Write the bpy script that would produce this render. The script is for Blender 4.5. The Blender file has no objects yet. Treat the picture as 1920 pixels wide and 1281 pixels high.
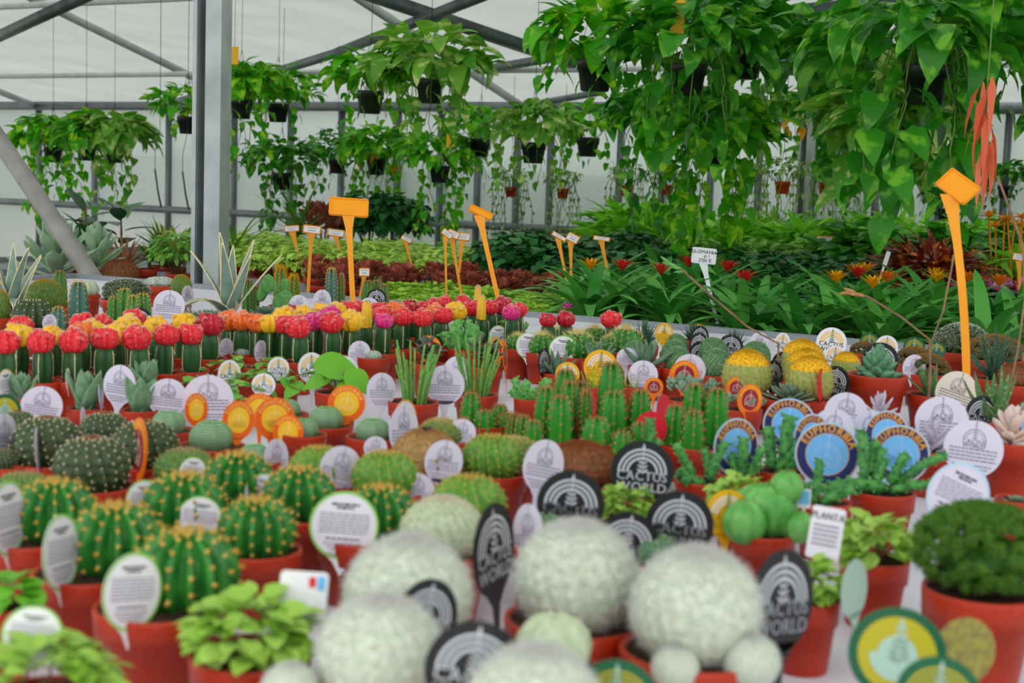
import bpy, math, random
import numpy as np
from mathutils import Matrix, Vector
random.seed(11)
rng = np.random.default_rng(11)
S = bpy.context.scene
COL = S.collection
PI = math.pi
U = random.uniform

# ------------------------------------------------------------------ camera
FPX = 2667.0
CAM = np.array([0, 0, 1.10])
pitch, roll = math.atan(288 / FPX), math.radians(2.0)
FW = np.array([0, math.cos(pitch), -math.sin(pitch)])
U0 = np.array([0, math.sin(pitch), math.cos(pitch)])
R0 = np.array([1.0, 0, 0])
RT = math.cos(roll) * R0 + math.sin(roll) * U0
UP = -math.sin(roll) * R0 + math.cos(roll) * U0
cd = bpy.data.cameras.new('camera')
cam = bpy.data.objects.new('camera', cd)
COL.objects.link(cam)
S.camera = cam
cd.sensor_width = 36
cd.lens = 36 * FPX / 1920
cd.clip_start = 0.02
cam.matrix_world = Matrix(((RT[0], UP[0], -FW[0], CAM[0]), (RT[1], UP[1], -FW[1], CAM[1]),
                           (RT[2], UP[2], -FW[2], CAM[2]), (0, 0, 0, 1)))
cd.dof.use_dof = True
cd.dof.focus_distance = 3.0
cd.dof.aperture_fstop = 10.5


def ray(px, py):
    return FW + ((px - 960) / FPX) * RT - ((py - 640.5) / FPX) * UP


def at_z(px, py, z):          # where the line of sight meets height z, and its depth
    d = ray(px, py)
    t = (z - CAM[2]) / d[2]
    return CAM + t * d, t


def at_d(px, py, t):
    return CAM + t * ray(px, py)


MW = 0.57                     # the house runs at an angle to the view
NW = math.hypot(1, MW)
UD = np.array([1 / NW, -MW / NW, 0])
VD = np.array([MW / NW, 1 / NW, 0])
UZ = math.atan2(UD[1], UD[0])


def uv(u, v, z=0):
    return UD * u + VD * v + np.array([0, 0, z])


def at_v(px, py, v):
    d = ray(px, py)
    t = (v - CAM.dot(VD)) / d.dot(VD)
    return CAM + t * d, t


# ------------------------------------------------------------------ mesh builder
E4 = np.zeros((0, 4), int)
E3 = np.zeros((0, 3), int)


class MB:
    def __init__(s):
        s.V, s.Q, s.T, s.qm, s.tm, s.n = [], [], [], [], [], 0

    def add(s, V, Q=None, T=None, m=0):
        V = np.asarray(V, float).reshape(-1, 3)
        if Q is not None and len(Q):
            s.Q.append(np.asarray(Q, int) + s.n); s.qm.append(np.full(len(Q), m))
        if T is not None and len(T):
            s.T.append(np.asarray(T, int) + s.n); s.tm.append(np.full(len(T), m))
        s.V.append(V); s.n += len(V)
        return s

    def tpl(s, t, M=None, L=(0, 0, 0), m=0):
        V = t[0] if M is None else t[0] @ np.asarray(M).T
        return s.add(V + np.asarray(L), t[1], t[2], m)

    def inst(s, t, M, L, m=0):
        V, Q, T = t
        L = np.asarray(L, float).reshape(-1, 3)
        K = len(L)
        if K == 0:
            return s
        W = np.einsum('kij,nj->kni', M, V) + L[:, None, :]
        off = (np.arange(K) * len(V))[:, None, None]
        return s.add(W.reshape(-1, 3), (Q[None] + off).reshape(-1, 4) if len(Q) else None,
                     (T[None] + off).reshape(-1, 3) if len(T) else None, m)

    def arrays(s):
        return (np.concatenate(s.V), np.concatenate(s.Q) if s.Q else E4, np.concatenate(s.T) if s.T else E3)

    def mesh(s, name, mats, smooth=True):
        V, Q, T = s.arrays()
        me = bpy.data.meshes.new(name)
        nq, nt = len(Q), len(T)
        loops = np.concatenate([Q.ravel(), T.ravel()]).astype('i')
        me.vertices.add(len(V)); me.vertices.foreach_set('co', V.ravel().astype('f'))
        me.loops.add(len(loops)); me.loops.foreach_set('vertex_index', loops)
        me.polygons.add(nq + nt)
        me.polygons.foreach_set('loop_start', np.concatenate([np.arange(nq) * 4, nq * 4 + np.arange(nt) * 3]).astype('i'))
        mi = np.concatenate(s.qm + s.tm) if (s.qm or s.tm) else np.zeros(0)
        me.polygons.foreach_set('material_index', mi.astype('i'))
        me.polygons.foreach_set('use_smooth', np.full(nq + nt, smooth))
        for m in (mats if isinstance(mats, (list, tuple)) else [mats]):
            me.materials.append(m)
        me.update(calc_edges=True)
        return me


def R3(yaw, pit, rol=0.0, sc=1.0):
    yaw, pit, rol, sc = np.broadcast_arrays(np.atleast_1d(yaw).astype(float), pit, rol, sc)
    K = len(yaw)
    cz, sz, cx, sx, cy, sy = np.cos(yaw), np.sin(yaw), np.cos(pit), np.sin(pit), np.cos(rol), np.sin(rol)
    z, o = np.zeros(K), np.ones(K)
    Z = np.stack([cz, -sz, z, sz, cz, z, z, z, o], 1).reshape(K, 3, 3)
    X = np.stack([o, z, z, z, cx, -sx, z, sx, cx], 1).reshape(K, 3, 3)
    Y = np.stack([cy, z, sy, z, o, z, -sy, z, cy], 1).reshape(K, 3, 3)
    return (Z @ X @ Y) * sc[:, None, None]


def align(N, lz=1.0, lx=1.0):          # +Z to N, scaled lz along, lx across
    N = np.asarray(N, float); N = N / np.linalg.norm(N, axis=1, keepdims=True)
    a = np.where(np.abs(N[:, 2:3]) > .9, np.array([[1.0, 0, 0]]), np.array([[0, 0, 1.0]]))
    X = np.cross(a, N); X /= np.linalg.norm(X, axis=1, keepdims=True)
    Y = np.cross(N, X)
    lz = np.broadcast_to(lz, len(N))[:, None]; lx = np.broadcast_to(lx, len(N))[:, None]
    return np.stack([X * lx, Y * lx, N * lz], 2)


def grid_q(nr, nc, wrap=False):
    r = np.arange(nr - 1)[:, None]; c = np.arange(nc if wrap else nc - 1)[None]
    c2 = (c + 1) % nc
    return np.stack([r * nc + c, r * nc + c2, (r + 1) * nc + c2, (r + 1) * nc + c], -1).reshape(-1, 4)


def lathe(prof, n=24):
    P = np.array(prof, float)
    a = np.arange(n) * 2 * PI / n
    V = np.stack([P[:, 0:1] * np.cos(a), P[:, 0:1] * np.sin(a), np.repeat(P[:, 1:2], n, 1)], -1).reshape(-1, 3)
    return V, grid_q(len(P), n, True), E3


def tube(pts, rad, n=6):
    P = np.array(pts, float); k = len(P)
    rad = np.broadcast_to(rad, k)
    T = np.gradient(P, axis=0); T /= np.linalg.norm(T, axis=1, keepdims=True) + 1e-9
    ref = np.array([0.0, 0, 1]) if abs(T[0, 2]) < .9 else np.array([1.0, 0, 0])
    X = np.cross(ref, T); X /= np.linalg.norm(X, axis=1, keepdims=True) + 1e-9
    Y = np.cross(T, X)
    a = np.arange(n) * 2 * PI / n
    V = P[:, None] + rad[:, None, None] * (X[:, None] * np.cos(a)[None, :, None] + Y[:, None] * np.sin(a)[None, :, None])
    V = np.concatenate([V.reshape(-1, 3), P[:1], P[-1:]])
    i = np.arange(n)
    c0, c1 = k * n, k * n + 1
    T3 = np.concatenate([np.stack([np.full(n, c0), (i + 1) % n, i], 1),
                         np.stack([np.full(n, c1), (k - 1) * n + i, (k - 1) * n + (i + 1) % n], 1)])
    return V, grid_q(k, n, True), T3


def box(x0, x1, y0, y1, z0, z1):
    V = np.array([(x, y, z) for z in (z0, z1) for y in (y0, y1) for x in (x0, x1)], float)
    Q = np.array([(0, 2, 3, 1), (4, 5, 7, 6), (0, 1, 5, 4), (2, 6, 7, 3), (0, 4, 6, 2), (1, 3, 7, 5)])
    return V, Q, E3


def bar(p, q, w, h):                    # box section from p to q
    p, q = np.array(p, float), np.array(q, float)
    d = q - p; L = np.linalg.norm(d); d /= L
    ref = np.array([0, 0, 1.0]) if abs(d[2]) < .95 else UD
    x = np.cross(d, ref); x /= np.linalg.norm(x); y = np.cross(x, d)
    V, Q, T = box(-w / 2, w / 2, -h / 2, h / 2, 0, L)
    return V @ np.array([x, y, d]) + p, Q, T


def ball(n=8, m=6):
    ph = np.linspace(-PI / 2, PI / 2, m)
    return lathe([(max(math.cos(p), 1e-3), math.sin(p)) for p in ph], n)


def spike(n=3):
    a = np.arange(n) * 2 * PI / n
    V = np.concatenate([np.stack([np.cos(a), np.sin(a), np.zeros(n)], 1), [[0, 0, 1.0]]])
    i = np.arange(n)
    return V, E4, np.stack([i, (i + 1) % n, np.full(n, n)], 1)


SPIKE = spike()
BALL = ball()
BALL_LO = ball(6, 4)


def wprof(shape, t):
    if shape == 'heart':
        return np.minimum(1, (t * 9) ** .6) * (1 - t ** 1.6) ** .85
    if shape == 'ovate':
        return np.sin(PI * t ** .8) ** .9
    if shape == 'lance':
        return np.minimum(1, (t * 5 + .15)) * (1 - t) ** .75 * 1.1
    if shape == 'strap':
        return np.minimum(1, t * 3 + .45) * (1 - t ** 3) ** .8
    if shape == 'spoon':
        return (.25 + .75 * t ** .8) * (1 - t ** 5) ** .6
    if shape == 'tongue':
        return (.75 + .25 * np.sin(PI * t)) * (1 - t ** 4) ** .7
    if shape == 'round':
        return np.sqrt(np.maximum(0, 1 - (2 * t - 1) ** 2))
    return np.sin(PI * t)


def leaf(L=1, W=.5, n=6, fold=.25, bend=.6, shape='ovate', stalk=0.0):
    """thin blade along +Y, upper side +Z"""
    t = np.linspace(0, 1, n + 1)
    w = wprof(shape, t) * W / 2
    a = bend * t
    st = np.full(n + 1, L / n); st[0] = 0
    y = np.cumsum(st * np.cos(a)) + stalk; z = -np.cumsum(st * np.sin(a))
    V = np.zeros((n + 1, 3, 3))
    V[:, 1, 1] = y; V[:, 1, 2] = z
    V[:, 0, 0] = -w; V[:, 2, 0] = w
    V[:, 0, 1] = V[:, 2, 1] = y
    V[:, 0, 2] = V[:, 2, 2] = z + fold * w
    if shape == 'heart':
        V[0, 0, 1] -= .12 * L; V[0, 2, 1] -= .12 * L
        V[0, 0, 0] = -W * .28; V[0, 2, 0] = W * .28
    return V.reshape(-1, 3), grid_q(n + 1, 3), E3


def fat(L=1, W=.3, T=.15, n=8, m=8, bend=0.0, shape='tongue', keel=0.0):
    """fleshy leaf along +Y"""
    t = np.linspace(0, 1, n + 1)
    w = np.maximum(wprof(shape, t), .02) * W / 2
    th = np.maximum(np.minimum(1, wprof(shape, t) * 1.15) * (1 - .35 * t), .03) * T / 2
    a = bend * t
    st = np.full(n + 1, L / n); st[0] = 0
    y = np.cumsum(st * np.cos(a)); z = -np.cumsum(st * np.sin(a))
    q = np.arange(m) * 2 * PI / m
    cx, cz = np.cos(q), np.sin(q)
    cz = np.where(cz > 0, cz * (1 - keel), cz * (1 + keel))
    V = np.zeros((n + 1, m, 3))
    V[..., 0] = w[:, None] * cx
    V[..., 1] = y[:, None] + th[:, None] * cz * np.sin(a)[:, None]
    V[..., 2] = z[:, None] + th[:, None] * cz * np.cos(a)[:, None]
    return V.reshape(-1, 3), grid_q(n + 1, m, True), E3


# ------------------------------------------------------------------ objects
MC = {}


def cm(key, fn):
    if key not in MC:
        MC[key] = fn()
    return MC[key]


def tag(o, label=None, cat=None, group=None, kind=None):
    if label: o['label'] = label
    if cat: o['category'] = cat
    if group: o['group'] = group
    if kind: o['kind'] = kind
    return o


LABELS = {}


def thing(name, label, cat, loc, rz=0.0, group=None, sc=None):
    o = bpy.data.objects.new(name, None)
    o.empty_display_size = .02
    COL.objects.link(o)
    o.location = [float(c) for c in loc]
    o.rotation_euler = (0, 0, rz)
    if sc: o.scale = sc if isinstance(sc, (tuple, list)) else (sc, sc, sc)
    return tag(o, label, cat, group)


def part(name, me, par=None, loc=(0, 0, 0), rot=(0, 0, 0), sc=1.0, label=None):
    o = bpy.data.objects.new(name, me)
    COL.objects.link(o)
    if par: o.parent = par
    o.location = [float(c) for c in loc]; o.rotation_euler = rot
    o.scale = sc if isinstance(sc, (tuple, list)) else (sc, sc, sc)
    if label: o['label'] = label
    return o


def structure(name, me, label, cat='structure', par=None):
    o = part(name, me, par)
    if par is None: tag(o, label, cat, kind='structure')
    return o


ORD = ['', 'first', 'second', 'third', 'fourth', 'fifth', 'sixth', 'seventh', 'eighth', 'ninth', 'tenth', 'eleventh',
       'twelfth', 'thirteenth', 'fourteenth', 'fifteenth', 'sixteenth', 'seventeenth', 'eighteenth', 'nineteenth', 'twentieth']


# ------------------------------------------------------------------ materials
def lin(h):
    h = h.lstrip('#')
    c = [int(h[i:i + 2], 16) / 255 for i in (0, 2, 4)]
    return tuple(x / 12.92 if x <= .04045 else ((x + .055) / 1.055) ** 2.4 for x in c) + (1,)


def newmat(name):
    m = bpy.data.materials.new(name); m.use_nodes = True
    nt = m.node_tree
    b = nt.nodes['Principled BSDF']
    return m, nt, b


def mixc(nt, fac, a, b):
    n = nt.nodes.new('ShaderNodeMix'); n.data_type = 'RGBA'
    if fac is not None: nt.links.new(fac, n.inputs[0])
    for sock, v in ((n.inputs[6], a), (n.inputs[7], b)):
        if isinstance(v, tuple): sock.default_value = v
        else: nt.links.new(v, sock)
    return n.outputs[2]


def ramp(nt, fac, p0, p1):
    r = nt.nodes.new('ShaderNodeMapRange')
    nt.links.new(fac, r.inputs[0]); r.inputs[1].default_value = p0; r.inputs[2].default_value = p1
    r.clamp = True
    return r.outputs[0]


def noise(nt, scale, detail=2, coord='Object', stretch=None):
    tc = nt.nodes.new('ShaderNodeTexCoord'); n = nt.nodes.new('ShaderNodeTexNoise')
    n.inputs['Scale'].default_value = scale; n.inputs['Detail'].default_value = detail
    src = tc.outputs[coord]
    if stretch:
        mp = nt.nodes.new('ShaderNodeMapping'); mp.inputs['Scale'].default_value = stretch
        nt.links.new(src, mp.inputs[0]); src = mp.outputs[0]
    nt.links.new(src, n.inputs['Vector'])
    return n.outputs['Fac']


def plain(name, c1, c2=None, scale=30, rough=.5, metal=0.0, spec=.4, p=(.35, .65), bump=0.0, stretch=None, sss=0.0, coat=0.0):
    m, nt, b = newmat(name)
    b.inputs['Roughness'].default_value = rough; b.inputs['Metallic'].default_value = metal
    b.inputs['Specular IOR Level'].default_value = spec
    if c2:
        f = noise(nt, scale, 3, stretch=stretch)
        nt.links.new(mixc(nt, ramp(nt, f, *p), lin(c1), lin(c2)), b.inputs['Base Color'])
        if bump:
            bp = nt.nodes.new('ShaderNodeBump'); bp.inputs['Strength'].default_value = bump
            bp.inputs['Distance'].default_value = .002
            nt.links.new(f, bp.inputs['Height']); nt.links.new(bp.outputs[0], b.inputs['Normal'])
    else:
        b.inputs['Base Color'].default_value = lin(c1)
    return m


def leafm(name, c1, c2, c3=None, scale=14, trans=.3, rough=.4, stretch=None, spec=.35):
    """blade: per-leaf tint from c1 to c2, streaks of c3, lets light through"""
    m, nt, b = newmat(name)
    g = nt.nodes.new('ShaderNodeNewGeometry')
    col = mixc(nt, g.outputs['Random Per Island'], lin(c1), lin(c2))
    if c3:
        f = noise(nt, scale, 2, stretch=stretch)
        col = mixc(nt, ramp(nt, f, .52, .64), col, lin(c3))
    nt.links.new(col, b.inputs['Base Color'])
    b.inputs['Roughness'].default_value = rough; b.inputs['Specular IOR Level'].default_value = spec
    tr = nt.nodes.new('ShaderNodeBsdfTranslucent'); nt.links.new(col, tr.inputs[0])
    mx = nt.nodes.new('ShaderNodeMixShader'); mx.inputs[0].default_value = trans
    nt.links.new(b.outputs[0], mx.inputs[1]); nt.links.new(tr.outputs[0], mx.inputs[2])
    nt.links.new(mx.outputs[0], nt.nodes['Material Output'].inputs[0])
    return m


def sheet(name, c, trans=.6, c2=None, scale=1.0, stretch=None):
    m, nt, b = newmat(name)
    col = lin(c)
    if c2: col = mixc(nt, noise(nt, scale, 3, stretch=stretch), lin(c), lin(c2))
    d = nt.nodes.new('ShaderNodeBsdfDiffuse'); t = nt.nodes.new('ShaderNodeBsdfTranslucent')
    mx = nt.nodes.new('ShaderNodeMixShader'); mx.inputs[0].default_value = trans
    for s in (d, t):
        if isinstance(col, tuple): s.inputs[0].default_value = col
        else: nt.links.new(col, s.inputs[0])
    nt.links.new(d.outputs[0], mx.inputs[1]); nt.links.new(t.outputs[0], mx.inputs[2])
    nt.links.new(mx.outputs[0], nt.nodes['Material Output'].inputs[0])
    nt.nodes.remove(b)
    return m


def flecked(name, base, fleck, scale=60, lo=.58, hi=.66, rough=.55, stretch=None):
    return plain(name, base, fleck, scale=scale, p=(lo, hi), rough=rough, stretch=stretch)


M_POT = plain('terracotta_plastic', '#bd3410', '#a62a0c', 20, .42)
M_POTD = plain('dark_plastic', '#141815', '#1d2320', 20, .4)
M_POTP = plain('plum_plastic', '#7a2238', None, rough=.4)
M_SOIL = plain('potting_soil', '#2c1a10', '#5c3a22', 160, .95, bump=.8)
M_SOILP = flecked('gritty_soil', '#4a2a18', '#cbb79a', 220, .62, .68, .95)
M_STEEL = plain('galvanised_steel', '#b4bcbc', '#98a3a4', 9, .5, .15, bump=.1)
M_BARL = plain('pale_aluminium_bar', '#c4c8c7', '#b2b7b6', 8, .5)
M_STEELD = plain('dark_steel', '#3c4648', '#58615f', 6, .5, .3)
M_BAR = plain('aluminium_bar', '#7c8488', '#6a7276', 8, .45, .4)
M_GREY = plain('grey_plastic', '#8d949a', '#7b8288', 5, .5)
M_WHITE = plain('white_plastic', '#e4e2ec', '#d2d0dc', 4, .5)
M_CREAM = plain('cream_spine', '#efe2bd', '#dcc88f', 80, .6)
M_WIRE = plain('wire', '#2a2d2b', None, rough=.5, metal=.5)
M_STEM = plain('green_stem', '#6f8f3a', '#54752c', 30, .5)
M_BROWN = plain('brown_stem', '#7b5a3c', '#5e4630', 30, .6)
# ------------------------------------------------------------------ light
w = bpy.data.worlds.new('sky'); S.world = w; w.use_nodes = True
nt = w.node_tree; bg = nt.nodes['Background']
tc = nt.nodes.new('ShaderNodeTexCoord'); sp = nt.nodes.new('ShaderNodeSeparateXYZ')
nt.links.new(tc.outputs['Generated'], sp.inputs[0])
nt.links.new(mixc(nt, ramp(nt, sp.outputs['Z'], -.1, .5), lin('#e2e0d8'), lin('#f1f5fb')), bg.inputs[0])
bg.inputs[1].default_value = 1.6
sd = bpy.data.lights.new('sun', 'SUN'); sd.energy = 4.2; sd.angle = math.radians(45); sd.color = (1, .97, .92)
so = bpy.data.objects.new('sun', sd); COL.objects.link(so)
so.rotation_euler = Vector((-.25, .35, -1.0)).to_track_quat('-Z', 'Y').to_euler()
S.view_settings.view_transform = 'Standard'; S.view_settings.look = 'None'
S.view_settings.gamma = 1; S.view_settings.use_curve_mapping = False
S.view_settings.exposure = 0.27
S.cycles.max_bounces = 7; S.cycles.diffuse_bounces = 4; S.cycles.glossy_bounces = 2
S.cycles.transmission_bounces = 3; S.cycles.caustics_reflective = False; S.cycles.caustics_refractive = False
S.cycles.sample_clamp_indirect = 6

# ------------------------------------------------------------------ shell
M_WALL = sheet('translucent_wall_sheet', '#dbe1de', .55, '#d1d9d5', 1.2)
M_ROOF = sheet('translucent_roof_sheet', '#d9dbd9', .6, '#c6cac7', 1.5, (1, 4, 1))
M_FLOOR = plain('concrete', '#8d8779', '#726c60', 3, .85, bump=.2)
VW, ZE = 9.43, 1.72                    # wall distance and eave height
RS = .25                               # roof slope


def zroof(v):
    return ZE + RS * (VW - v)


structure('floor', MB().tpl(box(-14, 11, -3, 19, -.1, 0)).mesh('floor', M_FLOOR), 'pale concrete greenhouse floor under the benches', 'floor')


def ubox(u0, u1, v0, v1, z0, z1):
    V, Q, T = box(u0, u1, v0, v1, z0, z1)
    return np.outer(V[:, 0], UD) + np.outer(V[:, 1], VD) + np.outer(V[:, 2], [0, 0, 1]), Q, T


wb = structure('wall_back', MB().tpl(ubox(-15, 6, VW, VW + .015, 0, ZE)).mesh('wall_back', M_WALL),
               'white translucent sheet wall at the back of the greenhouse', 'wall')
mul = []
for px in (20, 76, 180, 318, 440, 545, 640, 745, 825, 895, 968, 1030, 1085, 1160, 1240, 1330, 1420, 1520, 1640, 1760, 1880):
    if px in (20, 1085): continue
    P, _ = at_v(px, 420, VW)
    mul.append(P.dot(UD))
for k, u in enumerate(mul):
    structure('mullion', MB().tpl(ubox(u - .02, u + .02, VW - .04, VW, 0, ZE)).mesh('mullion', M_BAR), None, par=wb)
structure('rail', MB().tpl(ubox(-15, 6, VW - .07, VW - .04, .775, .835)).mesh('rail', M_BAR), None, par=wb)
structure('sill', MB().tpl(ubox(-15, 6, VW - .06, VW, 0, .12)).mesh('sill', M_GREY), None, par=wb)
structure('eave_rail', MB().tpl(ubox(-15, 6, VW - .09, VW + .03, ZE - .05, ZE + .02)).mesh('eave_rail', M_BAR), None, par=wb)

V0 = -1.2
rv = np.array([uv(-15, VW + .1, zroof(VW + .1)), uv(6.5, VW + .1, zroof(VW + .1)), uv(6.5, V0, zroof(V0)), uv(-15, V0, zroof(V0))])
rv2 = rv + np.array([0, 0, .01])
ce = structure('ceiling', MB().add(np.concatenate([rv, rv2]), [(3, 2, 1, 0), (4, 5, 6, 7), (0, 1, 5, 4), (1, 2, 6, 5), (2, 3, 7, 6), (3, 0, 4, 7)]).mesh('ceiling', M_ROOF, False),
               'white translucent sloping greenhouse roof', 'ceiling')
for k in range(7):
    u = -10.5 + k * 2.6
    structure('rafter', MB().tpl(bar(uv(u, VW, zroof(VW) - .04), uv(u, V0, zroof(V0) - .04), .03, .05)).mesh('rafter', M_BARL), None, par=ce)
for k, v in enumerate((8.4, 7.0, 5.4, 3.8)):
    structure('purlin', MB().tpl(bar(uv(-15, v, zroof(v) - .09), uv(6.4, v, zroof(v) - .09), .035, .04)).mesh('purlin', M_BARL), None, par=ce)

# roof bracing seen at the top of the frame
n_trim = [0]


def brace(p, q, w, h, m, label):
    n_trim[0] += 1
    structure('trim_%d' % n_trim[0], MB().tpl(bar(p, q, w, h)).mesh('trim', m), label, 'beam')


def onroof(px, py, below):
    """point on the line of sight that lies `below` under the roof"""
    lo, hi = 2.0, 20.0
    for _ in range(50):
        m = (lo + hi) / 2
        P = at_d(px, py, m)
        if P[2] - (zroof(P.dot(VD)) - below) > 0: hi = m
        else: lo = m
    return at_d(px, py, lo)


brace(onroof(620, -35, .22), onroof(1075, 118, .10), .07, .07, M_STEELD, 'dark steel roof brace slanting down to the right at the top centre')
brace(onroof(960, -30, .30), onroof(630, 100, .16), .05, .05, M_STEELD, 'dark steel roof brace slanting up to the right behind the first one')
brace(onroof(630, 100, .16), onroof(330, 192, .06), .05, .05, M_BAR, 'grey roof brace running down towards the back wall at the left')
brace(onroof(-60, 95, .2), onroof(170, -12, .3), .06, .06, M_STEELD, 'dark roof bar crossing the top left corner')
brace(onroof(900, 132, .07), onroof(1040, 108, .12), .05, .05, M_BAR, 'short grey roof bar left of the central hanging basket')
brace(onroof(880, 218, .02), onroof(1130, 172, .04), .05, .04, M_BAR, 'thin grey roof purlin under the central roof bars')

# posts
def post(px, y_top, depth, wid, label, ztop=None, wing=False):
    P = at_d(px, 450, depth)
    t = thing('steel_post', label, 'post', (P[0], P[1], 0), UZ)
    zt = ztop or zroof(P.dot(VD)) - .02
    b = MB()
    h = wid / 2
    # rolled channel: web and two flanges with a lip
    b.tpl(box(-h, -h + .012, -h, h, 0, zt)); b.tpl(box(-h, h, h - .010, h, 0, zt))
    b.tpl(box(-h + .012, -h + .3 * wid, -h, -h + .010, 0, zt)); b.tpl(box(h - .12 * wid, h, -h * .2, h - .01, 0, zt))
    part('channel', b.mesh('channel', M_STEEL, False), t)
    part('base_plate', MB().tpl(box(-.09, .09, -.09, .09, 0, .012)).mesh('base_plate', M_STEELD, False), t)
    return t, P, zt


def boxpost(px, depth, wid, label):
    P = at_d(px, 450, depth)
    t = thing('steel_post', label, 'post', (P[0], P[1], 0), UZ * .3)
    zt = zroof(P.dot(VD)) - .13
    h = wid / 2
    b = MB()
    b.tpl(box(-h, h, h * .55, h, 0, zt))                       # web
    b.tpl(box(-h, -h + .012, -h, h * .55, 0, zt)); b.tpl(box(h - .012, h, -h, h * .55, 0, zt))   # flanges
    b.tpl(box(-h + .012, -h * .0, -h, -h + .012, 0, zt)) if False else None
    b.tpl(box(-.1 * h, h - .012, -h, -h + .012, 0, zt))        # wide lip, right half of the face
    part('channel', b.mesh('channel', M_STEEL, False), t)
    part('base_plate', MB().tpl(box(-.1, .1, -.1, .1, 0, .012)).mesh('base_plate', M_STEELD, False), t)
    return t, P, zt


boxpost(394, 4.2, .086, 'galvanised steel channel post, large one standing left of centre behind the grafted cacti')
tp, PP, zt = boxpost(1503, 9.0, .10, 'slim steel post standing among the hanging plants on the right')
brace(onroof(1310, 45, .10), onroof(1700, 8, .10), .08, .10, M_STEELD, 'dark steel beam across the top of the right post')
gp = onroof(1500, 75, .05)
n_trim[0] += 1
structure('trim_%d' % n_trim[0], MB().tpl(ubox(-.36, .32, -.05, .05, -.05, .07), None, gp).tpl(ubox(-.2, .2, -.04, .04, -.2, -.05), None, gp).mesh('gutter', M_BAR),
          'grey gutter bracket resting on top of the right post', 'bracket')
boxpost(1828, 8.2, .06, 'thin steel post at the right edge behind the tallest yellow price stake')

# leaning pipe
vp = 3.13
p0 = at_v(-40, 206, vp)[0]; p1 = at_v(203, 565, vp)[0]
d = (p1 - p0); p2 = p1 + d * ((p1[2] - .06) / -d[2])
pt = thing('brace_pipe', 'grey round pipe leaning down across the back wall at the left', 'pipe', p2)
part('pipe', MB().tpl(tube([p0 - d * .6 - p2, p1 - p2, p2 - p2], .028, 20)).mesh('pipe', plain('dull_grey_pipe', '#9b9893', '#84817c', 12, .55)), pt)
part('foot', MB().tpl(lathe([(.001, -.06), (.05, -.06), (.05, -.045), (.03, -.04), (.03, .0)], 20)).mesh('foot', M_STEELD), pt)

# ------------------------------------------------------------------ benches
BZ = .79


def bench(name_label, u0, u1, v0, v1, z, mat, rim=.025, rimmat=None):
    t = thing('growing_bench', name_label, 'bench', uv(0, 0, 0), 0)
    part('tabletop', MB().tpl(ubox(u0, u1, v0, v1, z - .03, z)).mesh('tabletop', mat, False), t)
    r = MB()
    r.tpl(ubox(u0, u1, v1, v1 + .03, z - .06, z + rim)); r.tpl(ubox(u0, u1, v0 - .03, v0, z - .06, z + rim))
    r.tpl(ubox(u0 - .03, u0, v0 - .03, v1 + .03, z - .06, z + rim)); r.tpl(ubox(u1, u1 + .03, v0 - .03, v1 + .03, z - .06, z + rim))
    part('rim', r.mesh('rim', rimmat or M_GREY, False), t)
    n = 4
    for k in range(n):
        for v in (v0 + .1, v1 - .1):
            u = u0 + .3 + (u1 - u0 - .6) * k / (n - 1)
            part('leg', MB().tpl(ubox(u - .025, u + .025, v - .025, v + .025, 0, z - .03)).mesh('leg', M_STEEL, False), t)
    return t


bench('white-topped bench nearest the camera carrying the potted cacti', -3.2, 2.2, .45, 3.0, BZ, M_WHITE, .012)
B2, B3, B4 = .64, .58, .55
bench('grey bench behind the steel post carrying bromeliads and larger succulents', -5.0, 3.4, 3.42, 4.75, B2, M_GREY, .03)
bench('grey bench carrying the beds of bushy foliage plants', -6.5, 4.2, 4.95, 6.5, B3, M_GREY, .03)
bench('far bench along the back wall under the hanging plants', -7.5, 5.0, 6.75, 8.7, B4, M_GREY, .03)
# ------------------------------------------------------------------ pots
def pot_mesh(h):                        # unit rim radius; h = height / radius
    return lathe([(.001, 0), (.70, 0), (.74, .03 * h), (.90, .66 * h), (.97, .66 * h), (1.0, .97 * h), (.99, h), (.93, h),
                  (.90, .93 * h), (.88, .8 * h)], 28)


def soil_mesh():
    b = MB()
    nr, na = 7, 28
    V = [(0, 0, .03)]
    for i in range(1, nr):
        for j in range(na):
            r = .905 * i / (nr - 1); a = j * 2 * PI / na
            V.append((r * math.cos(a), r * math.sin(a), rng.normal(0, .025) if i < nr - 1 else 0))
    T = [(0, 1 + j, 1 + (j + 1) % na) for j in range(na)]
    Q = [(1 + i * na + j, 1 + (i + 1) * na + j, 1 + (i + 1) * na + (j + 1) % na, 1 + i * na + (j + 1) % na)
         for i in range(nr - 2) for j in range(na)]
    return b.add(V, Q, T)


POTS = []
SK = .95                                # soil height in a pot


def potparts(t, r, h=.05, mat=None, soil=None):
    if abs(t.location.z - BZ) < .01: POTS.append((t.location.x, t.location.y, r))
    mat = mat or M_POT; soil = soil or M_SOIL
    k = round(h / r, 1)
    me = cm(('pot', k, mat.name), lambda: MB().tpl(pot_mesh(k)).mesh('pot', mat))
    part('pot', me, t, sc=(r, r, h / k))
    s = cm(('soil', soil.name), lambda: soil_mesh().mesh('soil', soil))
    part('soil', s, t, loc=(0, 0, h * SK), sc=(r, r, r))
    return h * SK


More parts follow.
